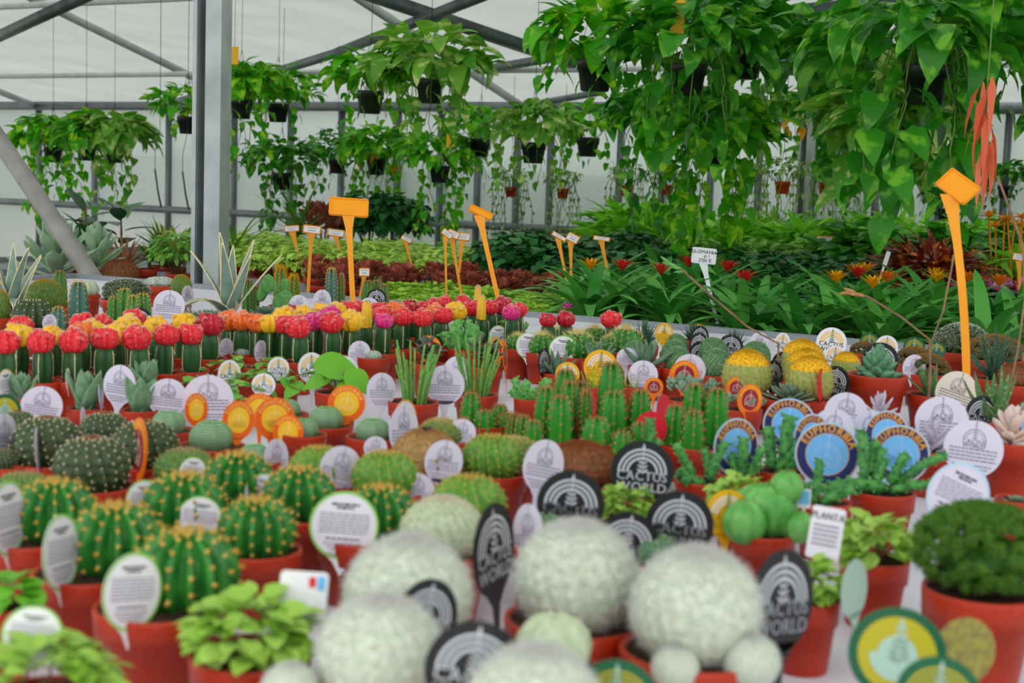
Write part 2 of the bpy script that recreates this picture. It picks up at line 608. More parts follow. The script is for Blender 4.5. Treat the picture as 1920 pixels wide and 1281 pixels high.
# ------------------------------------------------------------------ globes (unit width, given height)
class Globe:
    def __init__(s, H, ribs, depth, nar=7, twist=0.0, tub=0.0, dimple=0.0, ph0=-.95, flat=1.0, nu=None, nv=22, sharp=1.0):
        s.H, s.ribs, s.depth, s.nar, s.twist, s.tub, s.dimple, s.ph0, s.flat, s.sharp = H, ribs, depth, nar, twist, tub, dimple, ph0, flat, sharp
        s.nu = nu or max(36, ribs * 6); s.nv = nv

    def P(s, th, t):
        ph = s.ph0 + (PI / 2 - s.ph0) * t
        hs = s.H / (1 + math.sin(-s.ph0))
        r = .5 * np.cos(ph) ** s.flat
        c = (.5 + .5 * np.cos(s.ribs * (th + s.twist * t))) ** s.sharp
        k = np.minimum(1, r * 4)
        f = 1 - s.depth * (1 - c) * k
        if s.tub: f = f * (1 + s.tub * np.cos(2 * PI * s.nar * t) * c * k)
        z = hs * (np.sin(ph) + math.sin(-s.ph0)) - s.dimple * np.exp(-(r / .13) ** 2)
        if s.tub or s.depth: z = z * (1 - .25 * s.depth * (1 - c) * (t > .6))
        return np.stack([r * f * np.cos(th), r * f * np.sin(th), z], -1)

    def N(s, th, t):
        ph = s.ph0 + (PI / 2 - s.ph0) * t
        hs = s.H / (1 + math.sin(-s.ph0))
        n = np.stack([np.cos(ph) * np.cos(th) / .5, np.cos(ph) * np.sin(th) / .5, np.sin(ph) / hs], -1)
        return n / np.linalg.norm(n, axis=-1, keepdims=True)

    def body(s):
        t = np.linspace(0, 1, s.nv); th = np.arange(s.nu) * 2 * PI / s.nu
        TH, T = np.meshgrid(th, t)
        return s.P(TH, T).reshape(-1, 3), grid_q(s.nv, s.nu, True), E3

    def areoles(s, lo=.12, hi=.97, stagger=True):
        a, b = [], []
        for k in range(s.ribs):
            for j in range(s.nar):
                t = lo + (hi - lo) * (j + (.5 if stagger and k % 2 else 0) + .25) / s.nar
                if t > 1: continue
                a.append(k * 2 * PI / s.ribs - s.twist * t); b.append(t)
        a, b = np.array(a), np.array(b)
        return s.P(a, b), s.N(a, b), b

    def rand(s, n, lo=.1):
        th = rng.uniform(0, 2 * PI, n); t = lo + (1 - lo) * rng.uniform(0, 1, n) ** .8
        return s.P(th, t), s.N(th, t), t


def tufts(b, P, N, k, L, r, spread=.9, m=0, jit=.3, up=0.0):
    n = len(P)
    P2 = np.repeat(P, k, 0); D = np.repeat(N, k, 0) + rng.normal(0, spread, (n * k, 3)) * .6
    D[:, 2] += up
    bad = (D * np.repeat(N, k, 0)).sum(1) < .05
    D[bad] += np.repeat(N, k, 0)[bad]
    L = np.repeat(np.broadcast_to(L, n), k) * rng.uniform(1 - jit, 1 + jit, n * k)
    b.inst(SPIKE, align(D, L, np.full(n * k, r)), P2, m)


def knobs(b, P, N, r, h, m=0):
    b.inst(BALL_LO, align(N, np.broadcast_to(h, len(P)), np.broadcast_to(r, len(P))), P, m)


M_CLAW = plain('ribbed_green', '#1f6a24', '#3a8a32', 5, .35)
M_YSP = leafm('yellow_spines', '#ffe484', '#edbe4a', None, trans=0.4, rough=.6)
M_DARKG = plain('dark_olive_skin', '#2f4426', '#41532e', 9, .5)
M_CREAMW = plain('cream_wool', '#efe0be', '#d8be93', 60, .8)
M_BROWNW = plain('brown_wool', '#a8703f', '#7b4c2a', 50, .85)
M_TAN = leafm('tan_spines', '#e2b478', '#bd8044', None, trans=0.35, rough=.6)
M_SAND = leafm('sandy_spines', '#e8d2a4', '#c8a268', None, trans=0.4, rough=.6)
M_RUST = leafm('rust_spines', '#c8743c', '#94461e', None, trans=0.35, rough=.6)
M_WHAIR = leafm('white_hair', '#ffffff', '#f1f1e6', None, trans=0.5, rough=.6)
M_PALEG = plain('pale_grey_green_skin', '#a8bc94', '#c0cdae', 10, .5)
M_STRAW = plain('straw_skin', '#93a04a', '#a8b060', 10, .6)
M_TANSK = plain('tan_skin', '#b8935c', '#a8884e', 10, .6)
M_RUSTSK = plain('rusty_skin', '#94522e', '#7a5a34', 12, .6)
M_WOOLSK = plain('woolly_skin', '#d6dccb', '#bccbb0', 14, .7)
M_YHAIR = leafm('yellow_hair', '#ffe23a', '#ffc41e', None, trans=0.6, rough=.6)
M_PYHAIR = leafm('pale_yellow_hair', '#fbeeb0', '#ecd27a', None, trans=0.45, rough=.6)
M_OLIVE = plain('olive_skin', '#5f8a35', '#3f6a2a', 10, .5)
M_LIME = plain('lime_skin', '#76a83a', '#4f8a30', 10, .45)
M_TUB = plain('tubercle_skin', '#6f9a64', '#4f7a4e', 10, .5)
M_ASTRO = flecked('flecked_green_skin', '#3f6f46', '#b9c9b0', 34, .55, .68)
M_ASTROW = flecked('grey_flecked_skin', '#7d9184', '#d8ded2', 26, .45, .62)
M_GLOBE = plain('bright_globe_skin', '#3c9434', '#74bc5e', 4, .35)


def m_obesa():
    m, nt, b = newmat('banded_grey_green')
    tc = nt.nodes.new('ShaderNodeTexCoord'); wv = nt.nodes.new('ShaderNodeTexWave')
    wv.bands_direction = 'Z'; wv.inputs['Scale'].default_value = 5.5; wv.inputs['Distortion'].default_value = 1.2
    wv.inputs['Detail Scale'].default_value = 3
    nt.links.new(tc.outputs['Object'], wv.inputs[0])
    nt.links.new(mixc(nt, ramp(nt, wv.outputs['Fac'], .15, .85), lin('#548a4c'), lin('#93a890')), b.inputs['Base Color'])
    b.inputs['Roughness'].default_value = .5
    return m


M_OBESA = m_obesa()
M_RIDGE = plain('bright_ridge', '#6fc05a', None, rough=.5)


def hair_on(g, n, L, r, spread=.7, lo=.08, up=0.0, mat=None):
    b = MB(); P, N, t = g.rand(n, lo)
    D = N + rng.normal(0, spread, N.shape) * .6; D[:, 2] += up
    b.inst(SPIKE, align(D, rng.uniform(.6, 1.3, n) * L, np.full(n, r)), P)
    return b


def k_claw(v):
    g = Globe(.76, 15, .36, 6, dimple=.04, nv=28, sharp=.8)
    b = MB().tpl(g.body()); s = MB()
    P, N, t = g.areoles(.14, .99)
    knobs(s, P, N, .026, .02)
    tufts(s, P, N, 7, .055 + .02 * t, .007, 1.0)
    Pt, Nt, _ = g.rand(60, .9); tufts(s, Pt, Nt, 3, .05, .006, .8)
    return [('body', b.mesh('body', M_CLAW)), ('spines', s.mesh('spines', M_YSP))]


def k_spotted(v):
    g = Globe(.76, 19, .10, 8, twist=.5, tub=.05, dimple=.05, nv=40)
    b = MB().tpl(g.body()); s = MB(); c = MB()
    P, N, t = g.areoles(.1, .93)
    s.inst(BALL_LO, align(N, .013, .5) * np.array([1, 1, 1.0]) @ np.diag([.026, .038, 1]), P)
    tufts(s, P, N, 4, .022, .003, 1.0)
    Pt, Nt, _ = g.rand(260, .9); tufts(c, Pt, Nt, 3, .045, .004, .9, up=.2)
    return [('body', b.mesh('body', M_DARKG)), ('spines', s.mesh('spines', M_CREAMW)), ('crown_wool', c.mesh('crown_wool', M_BROWNW))]


def k_tanball(v):
    g = Globe(.62, 22, .08, 9, twist=.4, tub=.04, dimple=.04, nv=36)
    b = MB().tpl(g.body()); s = MB()
    P, N, t = g.areoles(.1, .98)
    knobs(s, P, N, .014, .012); tufts(s, P, N, 9, .045, .0036, 1.1)
    return [('body', b.mesh('body', M_OLIVE)), ('spines', s.mesh('spines', M_SAND))]


def k_obesa(v):
    g = Globe(.74, 8, .08, nv=24, nu=64, dimple=.05, ph0=-.95)
    b = MB().tpl(g.body()); r = MB()
    for k in range(8):
        t = np.linspace(.1, .98, 14); th = np.full(14, k * 2 * PI / 8)
        r.tpl(tube(g.P(th, t) + g.N(th, t) * .002, .008, 5))
    return [('body', b.mesh('body', M_OBESA)), ('ridges', r.mesh('ridges', M_RIDGE))]


def k_white(v):
    g = Globe(.86, 24, .04, 10, twist=.8, tub=.03, nv=30, ph0=-1.05)
    b = MB().tpl(g.body())
    h = hair_on(g, 5500, .075, .0024, 1.0)
    P, N, t = g.areoles(.08, 1)
    tufts(h, P, N, 8, .045, .0028, 1.5)
    return [('body', b.mesh('body', M_WOOLSK)), ('hair', h.mesh('hair', M_WHAIR))]


def k_whitedot(v):
    g = Globe(.74, 24, .05, 10, twist=.6, tub=.03, nv=30)
    b = MB().tpl(g.body())
    h = hair_on(g, 2600, .05, .0022, 1.1)
    P, N, t = g.areoles(.08, 1); d = MB(); knobs(d, P + N * .004, N, .013, .016)
    return [('body', b.mesh('body', M_PALEG)), ('hair', h.mesh('hair', M_WHAIR)), ('areoles', d.mesh('areoles', M_YSP))]


def k_yellow(v):
    g = Globe(.98, 24, .05, 11, twist=.6, tub=.03, nv=30, ph0=-1.1)
    b = MB().tpl(g.body()); P, N, t = g.areoles(.06, 1)
    lowm = t < .6
    s = MB(); c = MB()
    tufts(s, P[lowm], N[lowm], 10, .06, .0036, 1.3)
    tufts(c, P[~lowm], N[~lowm], 14, .05, .0045, 1.2)
    d = MB(); d.inst(BALL_LO, align(N[lowm], .012, .012), P[lowm])
    tt = np.linspace(.58, 1, 10); hh = np.arange(64) * 2 * PI / 64
    TH, TT = np.meshgrid(hh, tt); off = .012 * (TT > .6) - .01 * (TT <= .6)
    wl = MB().add((g.P(TH, TT) + g.N(TH, TT) * off[..., None]).reshape(-1, 3), grid_q(10, 64, True)).mesh('crown_wool', plain('yellow_wool', '#ffd024', '#f0b41a', 30, .8))
    Pr, Nr, _ = g.rand(800, .6); tufts(c, Pr, Nr, 2, .05, .0065, 1.0)
    return [('body', b.mesh('body', M_STRAW)), ('spines', s.mesh('spines', M_PYHAIR)), ('crown_wool', wl), ('crown_spines', c.mesh('crown_spines', M_YHAIR)),
            ('areoles', d.mesh('areoles', M_YHAIR))]


def hairyball(bodym, hairm, H=.62, n=3200, L=.06, r=.003):
    def f(v):
        g = Globe(H, 22, .06, 9, twist=.5, tub=.04, nv=30, dimple=.03)
        return [('body', MB().tpl(g.body()).mesh('body', bodym)), ('spines', hair_on(g, n, L, r, .9).mesh('spines', hairm))]
    return f


def k_budded(v):
    ps = hairyball(M_TANSK, M_TAN, .8, 4500, .055, .0036)(v)
    b = MB()
    for k in range(9):
        a = k * 2.4; b.inst(BALL_LO, align([[.3 * math.cos(a), .3 * math.sin(a), 1]], .045, .022), [[.05 * math.cos(a), .05 * math.sin(a), .80]])
    return ps + [('flower_bud', b.mesh('flower_bud', plain('dark_bud', '#3a2016')))]


def k_limeclaw(v):
    g = Globe(.72, 18, .18, 8, twist=.3, nv=30, dimple=.05)
    b = MB().tpl(g.body()); s = MB(); P, N, t = g.areoles(.1, .99)
    s.inst(BALL_LO, align(N, .012, .016), P); tufts(s, P, N, 9, .055, .0035, 1.2)
    return [('body', b.mesh('body', M_LIME)), ('spines', s.mesh('spines', M_YSP))]


def k_long(v):
    g = Globe(.72, 14, .2, 6, nv=24, dimple=.05)
    b = MB().tpl(g.body()); s = MB(); P, N, t = g.areoles(.14, 1)
    tufts(s, P, N, 8, .08 + .13 * t, .0042, 1.3, up=.1)
    Pt, Nt, _ = g.rand(50, .9); tufts(s, Pt, Nt, 5, .2, .0045, .9)
    return [('body', b.mesh('body', M_CLAW)), ('spines', s.mesh('spines', plain('straw_spines', '#fbeea8', '#e8cf6a', 30, .5)))]


def k_cone(v):
    g = Globe(.95, 10, 0, ph0=-1.0, nv=16)
    b = MB().tpl(g.body()); s = MB()
    n = 260; i = np.arange(n) + .5
    t = .08 + .92 * (i / n) ** .8; th = i * 2.39996
    P, N = g.P(th, t), g.N(th, t)
    b.inst(ball(6, 5), align(N + [0, 0, .25], .055, .034), P)
    tufts(s, P + N * .05, N, 4, .018, .004, 1.6)
    return [('body', b.mesh('body', M_TUB)), ('spines', s.mesh('spines', M_WHAIR))]


def astro(m, ribs, H, depth):
    def f(v):
        g = Globe(H, ribs, depth, 5, nv=24, dimple=.05, sharp=.8)
        b = MB().tpl(g.body()); s = MB(); P, N, t = g.areoles(.2, .98, False)
        knobs(s, P, N, .017, .016)
        return [('body', b.mesh('body', m)), ('areoles', s.mesh('areoles', M_CREAMW))]
    return f


def k_globes3(v):                      # one plant of several smooth offsets
    out = []
    for (x, y, w, z) in ((-.24, -.16, .52, 0), (.06, .08, .66, .02), (.36, -.12, .38, .02), (.24, .06, .40, .42), (-.1, .26, .4, .2)):
        g = Globe(.95, 8, .16, 5, ph0=-1.1, nv=20)
        b = MB().tpl(g.body()); P, N, t = g.areoles(.2, .97, False)
        b.V = [q * w + np.array([x, y, z]) for q in b.V]
        s = MB(); tufts(s, P * w + [x, y, z], N, 4, .03, .004, 1.3)
        out += [('offset_globe', b.mesh('offset_globe', M_GLOBE), ('spines', s.mesh('spines', M_TAN)))]
    return out


def k_fleckmound(v):
    b, s = MB(), MB()
    g0 = Globe(.62, 8, 0)
    P, N, t = g0.rand(70, .1)
    for p, n in zip(P, N):
        gg = ball(8, 6)
        b.tpl(gg, np.eye(3) * .085, p - n * .03)
    b.tpl(g0.body(), np.eye(3) * .95)
    Pr, Nr, _ = g0.rand(900, .05); tufts(s, Pr + Nr * .045, Nr, 3, .03, .004, 1.3)
    return [('body', b.mesh('body', M_DARKG)), ('spines', s.mesh('spines', M_WHAIR))]


def k_fleckbrown(v):
    b, s = MB(), MB()
    g0 = Globe(.5, 8, 0); P, N, t = g0.rand(60, .1)
    for p, n in zip(P, N): b.tpl(ball(8, 6), np.eye(3) * .1, p - n * .03)
    Pr, Nr, _ = g0.rand(1500, .05); tufts(s, Pr + Nr * .05, Nr, 3, .045, .004, 1.1, up=.2)
    return [('body', b.mesh('body', M_DARKG)), ('spines', s.mesh('spines', plain('golden_brown_spines', '#c98b3a', '#8a5a24', 30, .7)))]


# columns -------------------------------------------------------------
M_COL = plain('bright_column_skin', '#23801e', '#3fa02e', 5, .32)
M_BLUE = plain('blue_column_skin', '#3d6a5c', '#4f7f70', 6, .45)
M_COLD = plain('column_skin', '#3f7a30', '#5a9440', 6, .45)


def column(w, h, ribs, mat, spm, nar=None, sl=.0045, k=4, depth=.32, dots=True, dens=1):
    """ribbed column of width w and height h, round top"""
    nar = nar or max(4, int(h / w * 4))
    g = Globe(h, ribs, depth, nar, ph0=-.02, flat=.45, nv=16, nu=ribs * 8)
    b = MB().tpl(g.body()); b.V = [q * np.array([w, w, 1]) for q in b.V]
    # straight lower part
    P, N, t = g.areoles(.05, .99)
    P = P * np.array([w, w, 1]); s = MB()
    if dots: s.inst(BALL_LO, align(N, .0012, .0016), P)
    tufts(s, P, N, k, sl, .0004, 1.2)
    return b, s


def stem_at(t, w, h, loc, ribs=7, mat=None, spm=None, lean=(0, 0), name='stem', **kw):
    key = ('col', round(w, 3), round(h, 2), ribs, (mat or M_COL).name, tuple(kw.items()))

    def mk():
        b, s = column(w, max(.02, round(h, 2)), ribs, mat, spm, **kw)
        return b.mesh('stem', mat or M_COL), s.mesh('spines', spm or M_TAN)
    mb, ms = cm(key, mk)
    o = part(name, mb, t, loc, (lean[0], lean[1], U(0, 1)), (1, 1, h / max(.02, round(h, 2))))
    part('spines', ms, o)
    return o


# leafy things (unit width) ---------------------------------------------
def rosette(n, L, W, T, a0, a1, shape, mat, bend=.2, l0=.45, seed=0, z0=.02, rise=.12, m=8):
    b = MB()
    for k in range(n):
        f = (k + .5) / n
        l = L * (l0 + (1 - l0) * f)
        tp = fat(l, W * (l0 + (1 - l0) * f), T * (.6 + .4 * f), 7, m, bend, shape)
        b.inst(tp, R3(k * 2.39996, a0 + (a1 - a0) * f + U(-.06, .06)), [[0, 0, z0 + rise * (1 - f)]])
    return b.mesh('leaves', mat)


M_PACHY = plain('plump_green_leaf', '#4f8560', '#6fa37c', 5, .45)
M_ECHG = plain('grey_green_leaf', '#64836a', '#8aa386', 6, .5)
M_PINK = plain('pink_plump_leaf', '#e6c3b0', '#d4c8c4', 6, .5)
M_LILAC = plain('lilac_plump_leaf', '#cfc3d2', '#b9b6c6', 6, .5)
M_TONGUE = plain('grey_tongue_leaf', '#5f8a62', '#7ea27a', 8, .55)
M_TONGUED = plain('dull_tongue_leaf', '#54785c', '#6d9070', 8, .55)
M_PURPLE = plain('purple_green_leaf', '#4f6a4a', '#4a2f3a', 18, .4)
M_AGAVE = plain('agave_leaf', '#6d8f80', '#88a596', 8, .5)
M_ALOE = flecked('spotted_aloe_leaf', '#4f7a3c', '#a5b884', 40, .56, .66, .45)
M_ALOED = flecked('dark_aloe_leaf', '#2f5a40', '#9ab494', 60, .58, .66, .5)
M_SEMP = plain('semp_leaf', '#7f9a78', '#5f8062', 10, .5)
M_KAL = plain('kalanchoe_leaf', '#86ab86', '#a8c4a0', 5, .55)


def k_pachy(v): return [('leaves', rosette(34, .42, .21, .2, 1.45, .05, 'ovate', M_PACHY, -.15, .6, rise=.34))]
def k_echev(v): return [('leaves', rosette(34, .5, .2, .07, 1.4, .12, 'spoon', M_ECHG, -.2, .4))]
def k_semp(v): return [('leaves', rosette(44, .5, .17, .06, 1.4, .25, 'ovate', M_SEMP, -.2, .4, rise=.05))]
def k_pinkp(v): return [('leaves', rosette(14, .5, .3, .18, 1.3, .0, 'spoon', M_PINK, -.25, .7, rise=.3))]
def k_lilacp(v): return [('leaves', rosette(14, .5, .14, .13, 1.3, .1, 'spoon', M_LILAC, -.25, .75, rise=.3))]
def k_kal(v): return [('leaves', rosette(26, .52, .24, .07, 1.45, .25, 'spoon', M_KAL, -.25, .55, rise=.35))]


def k_tongue(v):
    return [('leaves', rosette(8, .62, .40, .10, 1.3, .5, 'tongue', M_TONGUE, -.25, .6, rise=.02))]


def k_pointed(v):
    return [('leaves', rosette(10, .62, .17, .11, 1.45, .35, 'ovate', M_TONGUED, -.2, .6, rise=.02))]


def k_pebble(v):
    b = MB()
    for q in range(9):
        a = q * 2.4; r = .13 * math.sqrt(q)
        for k in range(11):
            f = (k + .5) / 11
            b.inst(fat(.15, .11, .07, 6, 6, -.2, 'spoon'), R3(k * 2.4 + q, 1.4 - 1.2 * f), [[r * math.cos(a), r * math.sin(a), .12 + .1 * (1 - r) + U(0, .08)]])
    return [('leaves', b.mesh('leaves', M_ECHG))]


def k_crassula(v):
    b, s = MB(), MB()
    for q in range(7):
        a = q * 2.4; r = .06 + .05 * q; top = np.array([r * math.cos(a), r * math.sin(a), U(.35, .6)])
        s.tpl(tube([(r * .3 * math.cos(a), r * .3 * math.sin(a), 0), top], .018, 5))
        for k in range(6):
            b.inst(fat(.26, .2, .04, 6, 8, .1, 'round'), R3(k * PI / 2 + (k // 2) * .8 + q, U(.1, .9)), [top * (1 - .12 * k) + [0, 0, .02]])
    return [('leaves', b.mesh('leaves', M_PURPLE)), ('stems', s.mesh('stems', M_BROWN))]


M_THIN = plain('thin_stem_skin', '#5f9a3e', '#86b85a', 14, .45)
M_FING = plain('finger_stem_skin', '#2c7434', '#58a04a', 120, .45)
M_TOOTH = plain('toothed_stem_skin', '#4f9a4a', '#79bb5e', 14, .45)


def knobby(pts, r, rows=6, step=None, kr=None, mat=None):
    """stem with spiralled knobs along a polyline"""
    P = np.array(pts, float)
    # resample
    seg = np.linalg.norm(np.diff(P, axis=0), axis=1); L = seg.sum()
    tt = np.concatenate([[0], np.cumsum(seg)]) / L
    n = 12
    q = np.linspace(0, 1, n)
    C = np.stack([np.interp(q, tt, P[:, i]) for i in range(3)], 1)
    rad = r * np.array([.8] + [1.0] * (n - 2) + [.6])
    b = MB().tpl(tube(C, rad, 8))
    step = step or r * .55
    K = int(L / step * rows / 5)
    i = (np.arange(K) + .5) / K
    D = np.gradient(C, axis=0); D /= np.linalg.norm(D, axis=1, keepdims=True)
    cc = np.stack([np.interp(i, q, C[:, j]) for j in range(3)], 1); dd = np.stack([np.interp(i, q, D[:, j]) for j in range(3)], 1)
    A = align(dd); ang = np.arange(K) * 2.39996
    N = A[:, :, 0] * np.cos(ang)[:, None] + A[:, :, 1] * np.sin(ang)[:, None]
    b.inst(BALL_LO, align(N + dd * .5, r * .95, r * .36), cc + N * r * .8)
    return b


def k_thin(v):
    b = MB()
    for q in range(34):
        a = U(0, 2 * PI); r = .22 * math.sqrt(U(0, 1)); h = U(.6, 1.15)
        o = .25 * r / .22 + U(0, .12)
        pts = [(r * math.cos(a), r * math.sin(a), 0), ((r + .3 * o) * math.cos(a), (r + .3 * o) * math.sin(a), h * .5), ((r + o * .8) * math.cos(a), (r + o * .8) * math.sin(a), h)]
        k = knobby(pts, .017, 5, .022)
        V, Q, T = k.arrays(); b.add(V, Q, T)
    return [('stems', b.mesh('stems', M_THIN))]


def k_tooth(v):
    b = MB()
    for q in range(9):
        a = q * 2.4 + .3; r = .1; h = U(.3, .62); o = U(.1, .4)
        k = knobby([(r * math.cos(a), r * math.sin(a), 0), ((r + o * .6) * math.cos(a), (r + o * .6) * math.sin(a), h * .5), ((r + o) * math.cos(a), (r + o) * math.sin(a), h)], .085, 6, .05)
        V, Q, T = k.arrays(); b.add(V, Q, T)
    return [('stems', b.mesh('stems', M_TOOTH))]


def k_aloespray(v):
    b = MB(); s = MB()
    for k in range(26):
        f = (k + .5) / 26
        tp = fat(U(.75, 1.05), .07, .045, 9, 6, U(-.25, .25), 'lance')
        b.inst(tp, R3(k * 2.4, 1.5 - .85 * f), [[0, 0, .03]])
    return [('leaves', b.mesh('leaves', M_ALOED))]


def k_aloe(v):
    b = MB()
    for k in range(11):
        f = (k + .5) / 11
        b.inst(fat(U(.5, .66), .17, .06, 9, 8, U(-.5, -.1), 'lance'), R3(k * 2.4, 1.25 - .85 * f), [[0, 0, .03]])
    return [('leaves', b.mesh('leaves', M_ALOE))]


def k_haworthia(v):
    b = MB()
    for k in range(34):
        f = (k + .5) / 34
        b.inst(fat(U(.42, .6), .08, .05, 7, 6, -.2, 'lance'), R3(k * 2.4, 1.45 - 1.0 * f), [[0, 0, .03]])
    return [('leaves', b.mesh('leaves', M_ALOED))]


def k_agave(v):
    b, e = MB(), MB()
    for k in range(9):
        f = (k + .5) / 9
        bd = U(.1, .4) + (1.4 if k in (6, 8) else 0)
        tp = fat(U(.6, .8), .15, .03, 12, 8, bd, 'lance')
        M = R3(k * 2.4 + .5, 1.45 - .55 * f); L0 = [[0, 0, .02]]
        b.inst(tp, M, L0)
        R = tp[0].reshape(13, 8, 3)
        for c in (0, 4):
            e.tpl(tube((R[:, c] @ M[0].T) + [0, 0, .02], .006, 5))
    return [('leaves', b.mesh('leaves', M_AGAVE)), ('leaf_margins', e.mesh('leaf_margins', M_CREAM))]


# leaf materials
M_HEART = leafm('heart_leaf', '#63b02a', '#83cc3c', None, trans=.3)
M_IVY = leafm('ivy_leaf', '#6fb53a', '#8fd04e', None, trans=.3)
M_APT = leafm('pale_green_leaf', '#8fbe3c', '#b3d866', None, trans=.25, rough=.45)
M_MOSS = leafm('moss_leaf', '#2c6612', '#6a9c26', None, trans=.15)
M_POTHOS = leafm('pothos_leaf', '#2f9a10', '#66cc1c', '#b4ea34', 22, .35, .35, (1, .4, 1))
M_POTHOSD = leafm('dark_pothos_leaf', '#1f7418', '#43a022', '#7fc83a', 22, .35, .35, (1, .4, 1))
M_POTHOSL = leafm('variegated_pothos_leaf', '#4f9e2a', '#86c83c', '#d2e48a', 26, .35, .35, (1, .4, 1))
M_FICUS = leafm('pale_ficus_leaf', '#a8da3c', '#d6f07a', None, trans=.25)
M_FICUSG = leafm('green_ficus_leaf', '#5fa534', '#98cf58', None, trans=.25)
M_DARKIVY = leafm('dark_ivy_leaf', '#164e20', '#3a8c3c', None, trans=.15, rough=.35)
M_REDL = leafm('bronze_red_leaf', '#8a3a2a', '#c8705a', None, trans=.25)
M_LIMEL = leafm('lime_leaf', '#98d02c', '#c4ec4c', None, trans=.25)
M_CROTON = leafm('croton_leaf', '#8e2214', '#3a2c14', '#e07420', 10, .2, .35)
M_BROM = leafm('bromeliad_leaf', '#338a2e', '#6cbc52', None, trans=.2, rough=.3)
M_BROMY = leafm('yellow_bract', '#f7b512', '#f09a0c', None, trans=.2)
M_BROMR = leafm('red_bract', '#c8141e', '#e0342a', None, trans=.2)
M_BROMO = leafm('orange_bract', '#ee6a14', '#f0861e', None, trans=.2)
M_RUBBER = leafm('rubber_leaf', '#1d4526', '#2f6a38', None, trans=.08, rough=.25)
M_DRAC = leafm('dracaena_leaf', '#2f6a24', '#7aa83a', None, trans=.2)
M_DRACR = leafm('reddish_dracaena_leaf', '#8a5a3a', '#b8764a', None, trans=.2)
M_CORD = leafm('cordyline_leaf', '#4a7a34', '#b9b25a', None, trans=.2)
M_FERN = leafm('fern_leaf', '#66c41e', '#aef04a', None, trans=.3)
M_AZL = leafm('azalea_leaf', '#143a18', '#24552a', None, trans=.1)
M_PINKF = leafm('pink_petal', '#e58ab4', '#f0a8c8', None, trans=.3)
M_REDF = leafm('red_petal', '#c8141e', '#dc2430', None, trans=.3)
M_ORF = leafm('orange_petal', '#f0960c', '#f7b032', None, trans=.3)
M_TRAD = leafm('salmon_bract', '#e0603a', '#ee7a52', None, trans=.2)


def leafball(n, L, W, shape, rad, zc, sq, pit=(-.5, .5), fold=.25, bend=.6, upper=-.3, variants=3):
    b = MB()
    tp = [leaf(L * s, W * s, 5, fold, bend * q, shape, .05 * L) for s, q in ((1, 1), (.8, .5), (1.15, 1.3))][:variants]
    for tpl_ in tp:
        k = n // len(tp)
        D = rng.normal(0, 1, (k * 2, 3)); D /= np.linalg.norm(D, axis=1, keepdims=True)
        D = D[D[:, 2] > upper][:k]; k = len(D)
        r = rad * rng.uniform(.45, 1, k) ** .6
        P = D * r[:, None] * np.array([1, 1, sq]) + np.array([0, 0, zc])
        yaw = np.arctan2(D[:, 1], D[:, 0]) - PI / 2 + rng.normal(0, .5, k)
        b.inst(tpl_, R3(yaw, rng.uniform(*pit, k) + D[:, 2] * .4, rng.normal(0, .3, k)), P)
    return b


def stems(n, rad, h, r, base=.1, m=None):
    b = MB()
    for k in range(n):
        a = k * 2.4; q = rad * math.sqrt((k + .5) / n)
        b.tpl(tube([(base * math.cos(a) * .5, base * math.sin(a) * .5, 0), (q * .6 * math.cos(a), q * .6 * math.sin(a), h * .6), (q * math.cos(a), q * math.sin(a), h)], r, 5))
    return b


def k_leafy(mat, n, L, W, shape, rad=.38, zc=.3, sq=.7, st=M_STEM, **kw):
    def f(v):
        return [('leaves', leafball(n, L, W, shape, rad, zc, sq, **kw).mesh('leaves', mat)),
                ('stems', stems(7, rad * .7, zc, .012).mesh('stems', st))]
    return f


def k_bigheart(v):
    b, s = MB(), MB()
    for (yaw, pit, rl, L, x, y, z) in ((-1.5, .02, .6, .74, -.36, -.05, .46), (-1.9, -.5, .6, .5, .12, -.12, .4), (1.7, -.2, -.5, .5, -.05, 0, .3), (-2.6, -.4, .2, .45, .1, -.15, .25)):
        b.inst(leaf(L, L * .8, 8, .1, .5, 'ovate'), R3(yaw, pit, rl), [[x, y, z]]); s.tpl(tube([(0, 0, 0), (x * .6, y * .6, z * .7), (x, y, z)], .015, 5))
    return [('leaves', b.mesh('leaves', M_HEART)), ('stems', s.mesh('stems', M_STEM))]


def k_vine(v):
    b, s = MB(), MB()
    for q in range(5):
        a = q * 1.4 + .2; pts = []
        p = np.array([0, 0, 0.0])
        for k in range(7):
            pts.append(p.copy()); p = p + np.array([math.cos(a), math.sin(a), .75 - .22 * k]) * .12
            if k > 1: b.inst(leaf(.27, .26, 5, .15, .6, 'heart'), R3(a - PI / 2 + U(-1.2, 1.2), U(-.4, .5), U(-.4, .4)), [p])
        s.tpl(tube(pts, .011, 5))
    return [('leaves', b.mesh('leaves', M_IVY)), ('stems', s.mesh('stems', M_STEM))]


def k_moss(v):
    b = MB(); s = stems(9, .3, .3, .03)
    g = Globe(.62, 8, 0)
    P, N, _ = g.rand(260, .02)
    for p, n in zip(P, N):
        c = p - n * .04 + np.array([0, 0, .12])
        D = rng.normal(0, 1, (70, 3)) * .7 + n
        b.inst(spike(3), align(D, rng.uniform(.05, .11, 70), np.full(70, .013)), np.repeat(c[None], 70, 0))
    b.tpl(ball(20, 12), np.diag([.33, .33, .22]), (0, 0, .31))
    return [('foliage', b.mesh('foliage', M_MOSS)), ('stems', s.mesh('stems', M_BROWN))]


def k_sprig(v):                         # tiny conifer-like lime shoots
    b = MB()
    for q in range(8):
        a = q * 2.4; r = .1 * math.sqrt(q); h = U(.6, 1.0)
        for k in range(34):
            f = k / 34; bb = np.array([r * math.cos(a) * (1 + f), r * math.sin(a) * (1 + f), h * f])
            b.inst(fat(.11 * (1.15 - f), .05, .04, 4, 5, .2, 'ovate'), R3(k * 2.4, .5), [bb])
    return [('leaves', b.mesh('leaves', M_LIMEL))]


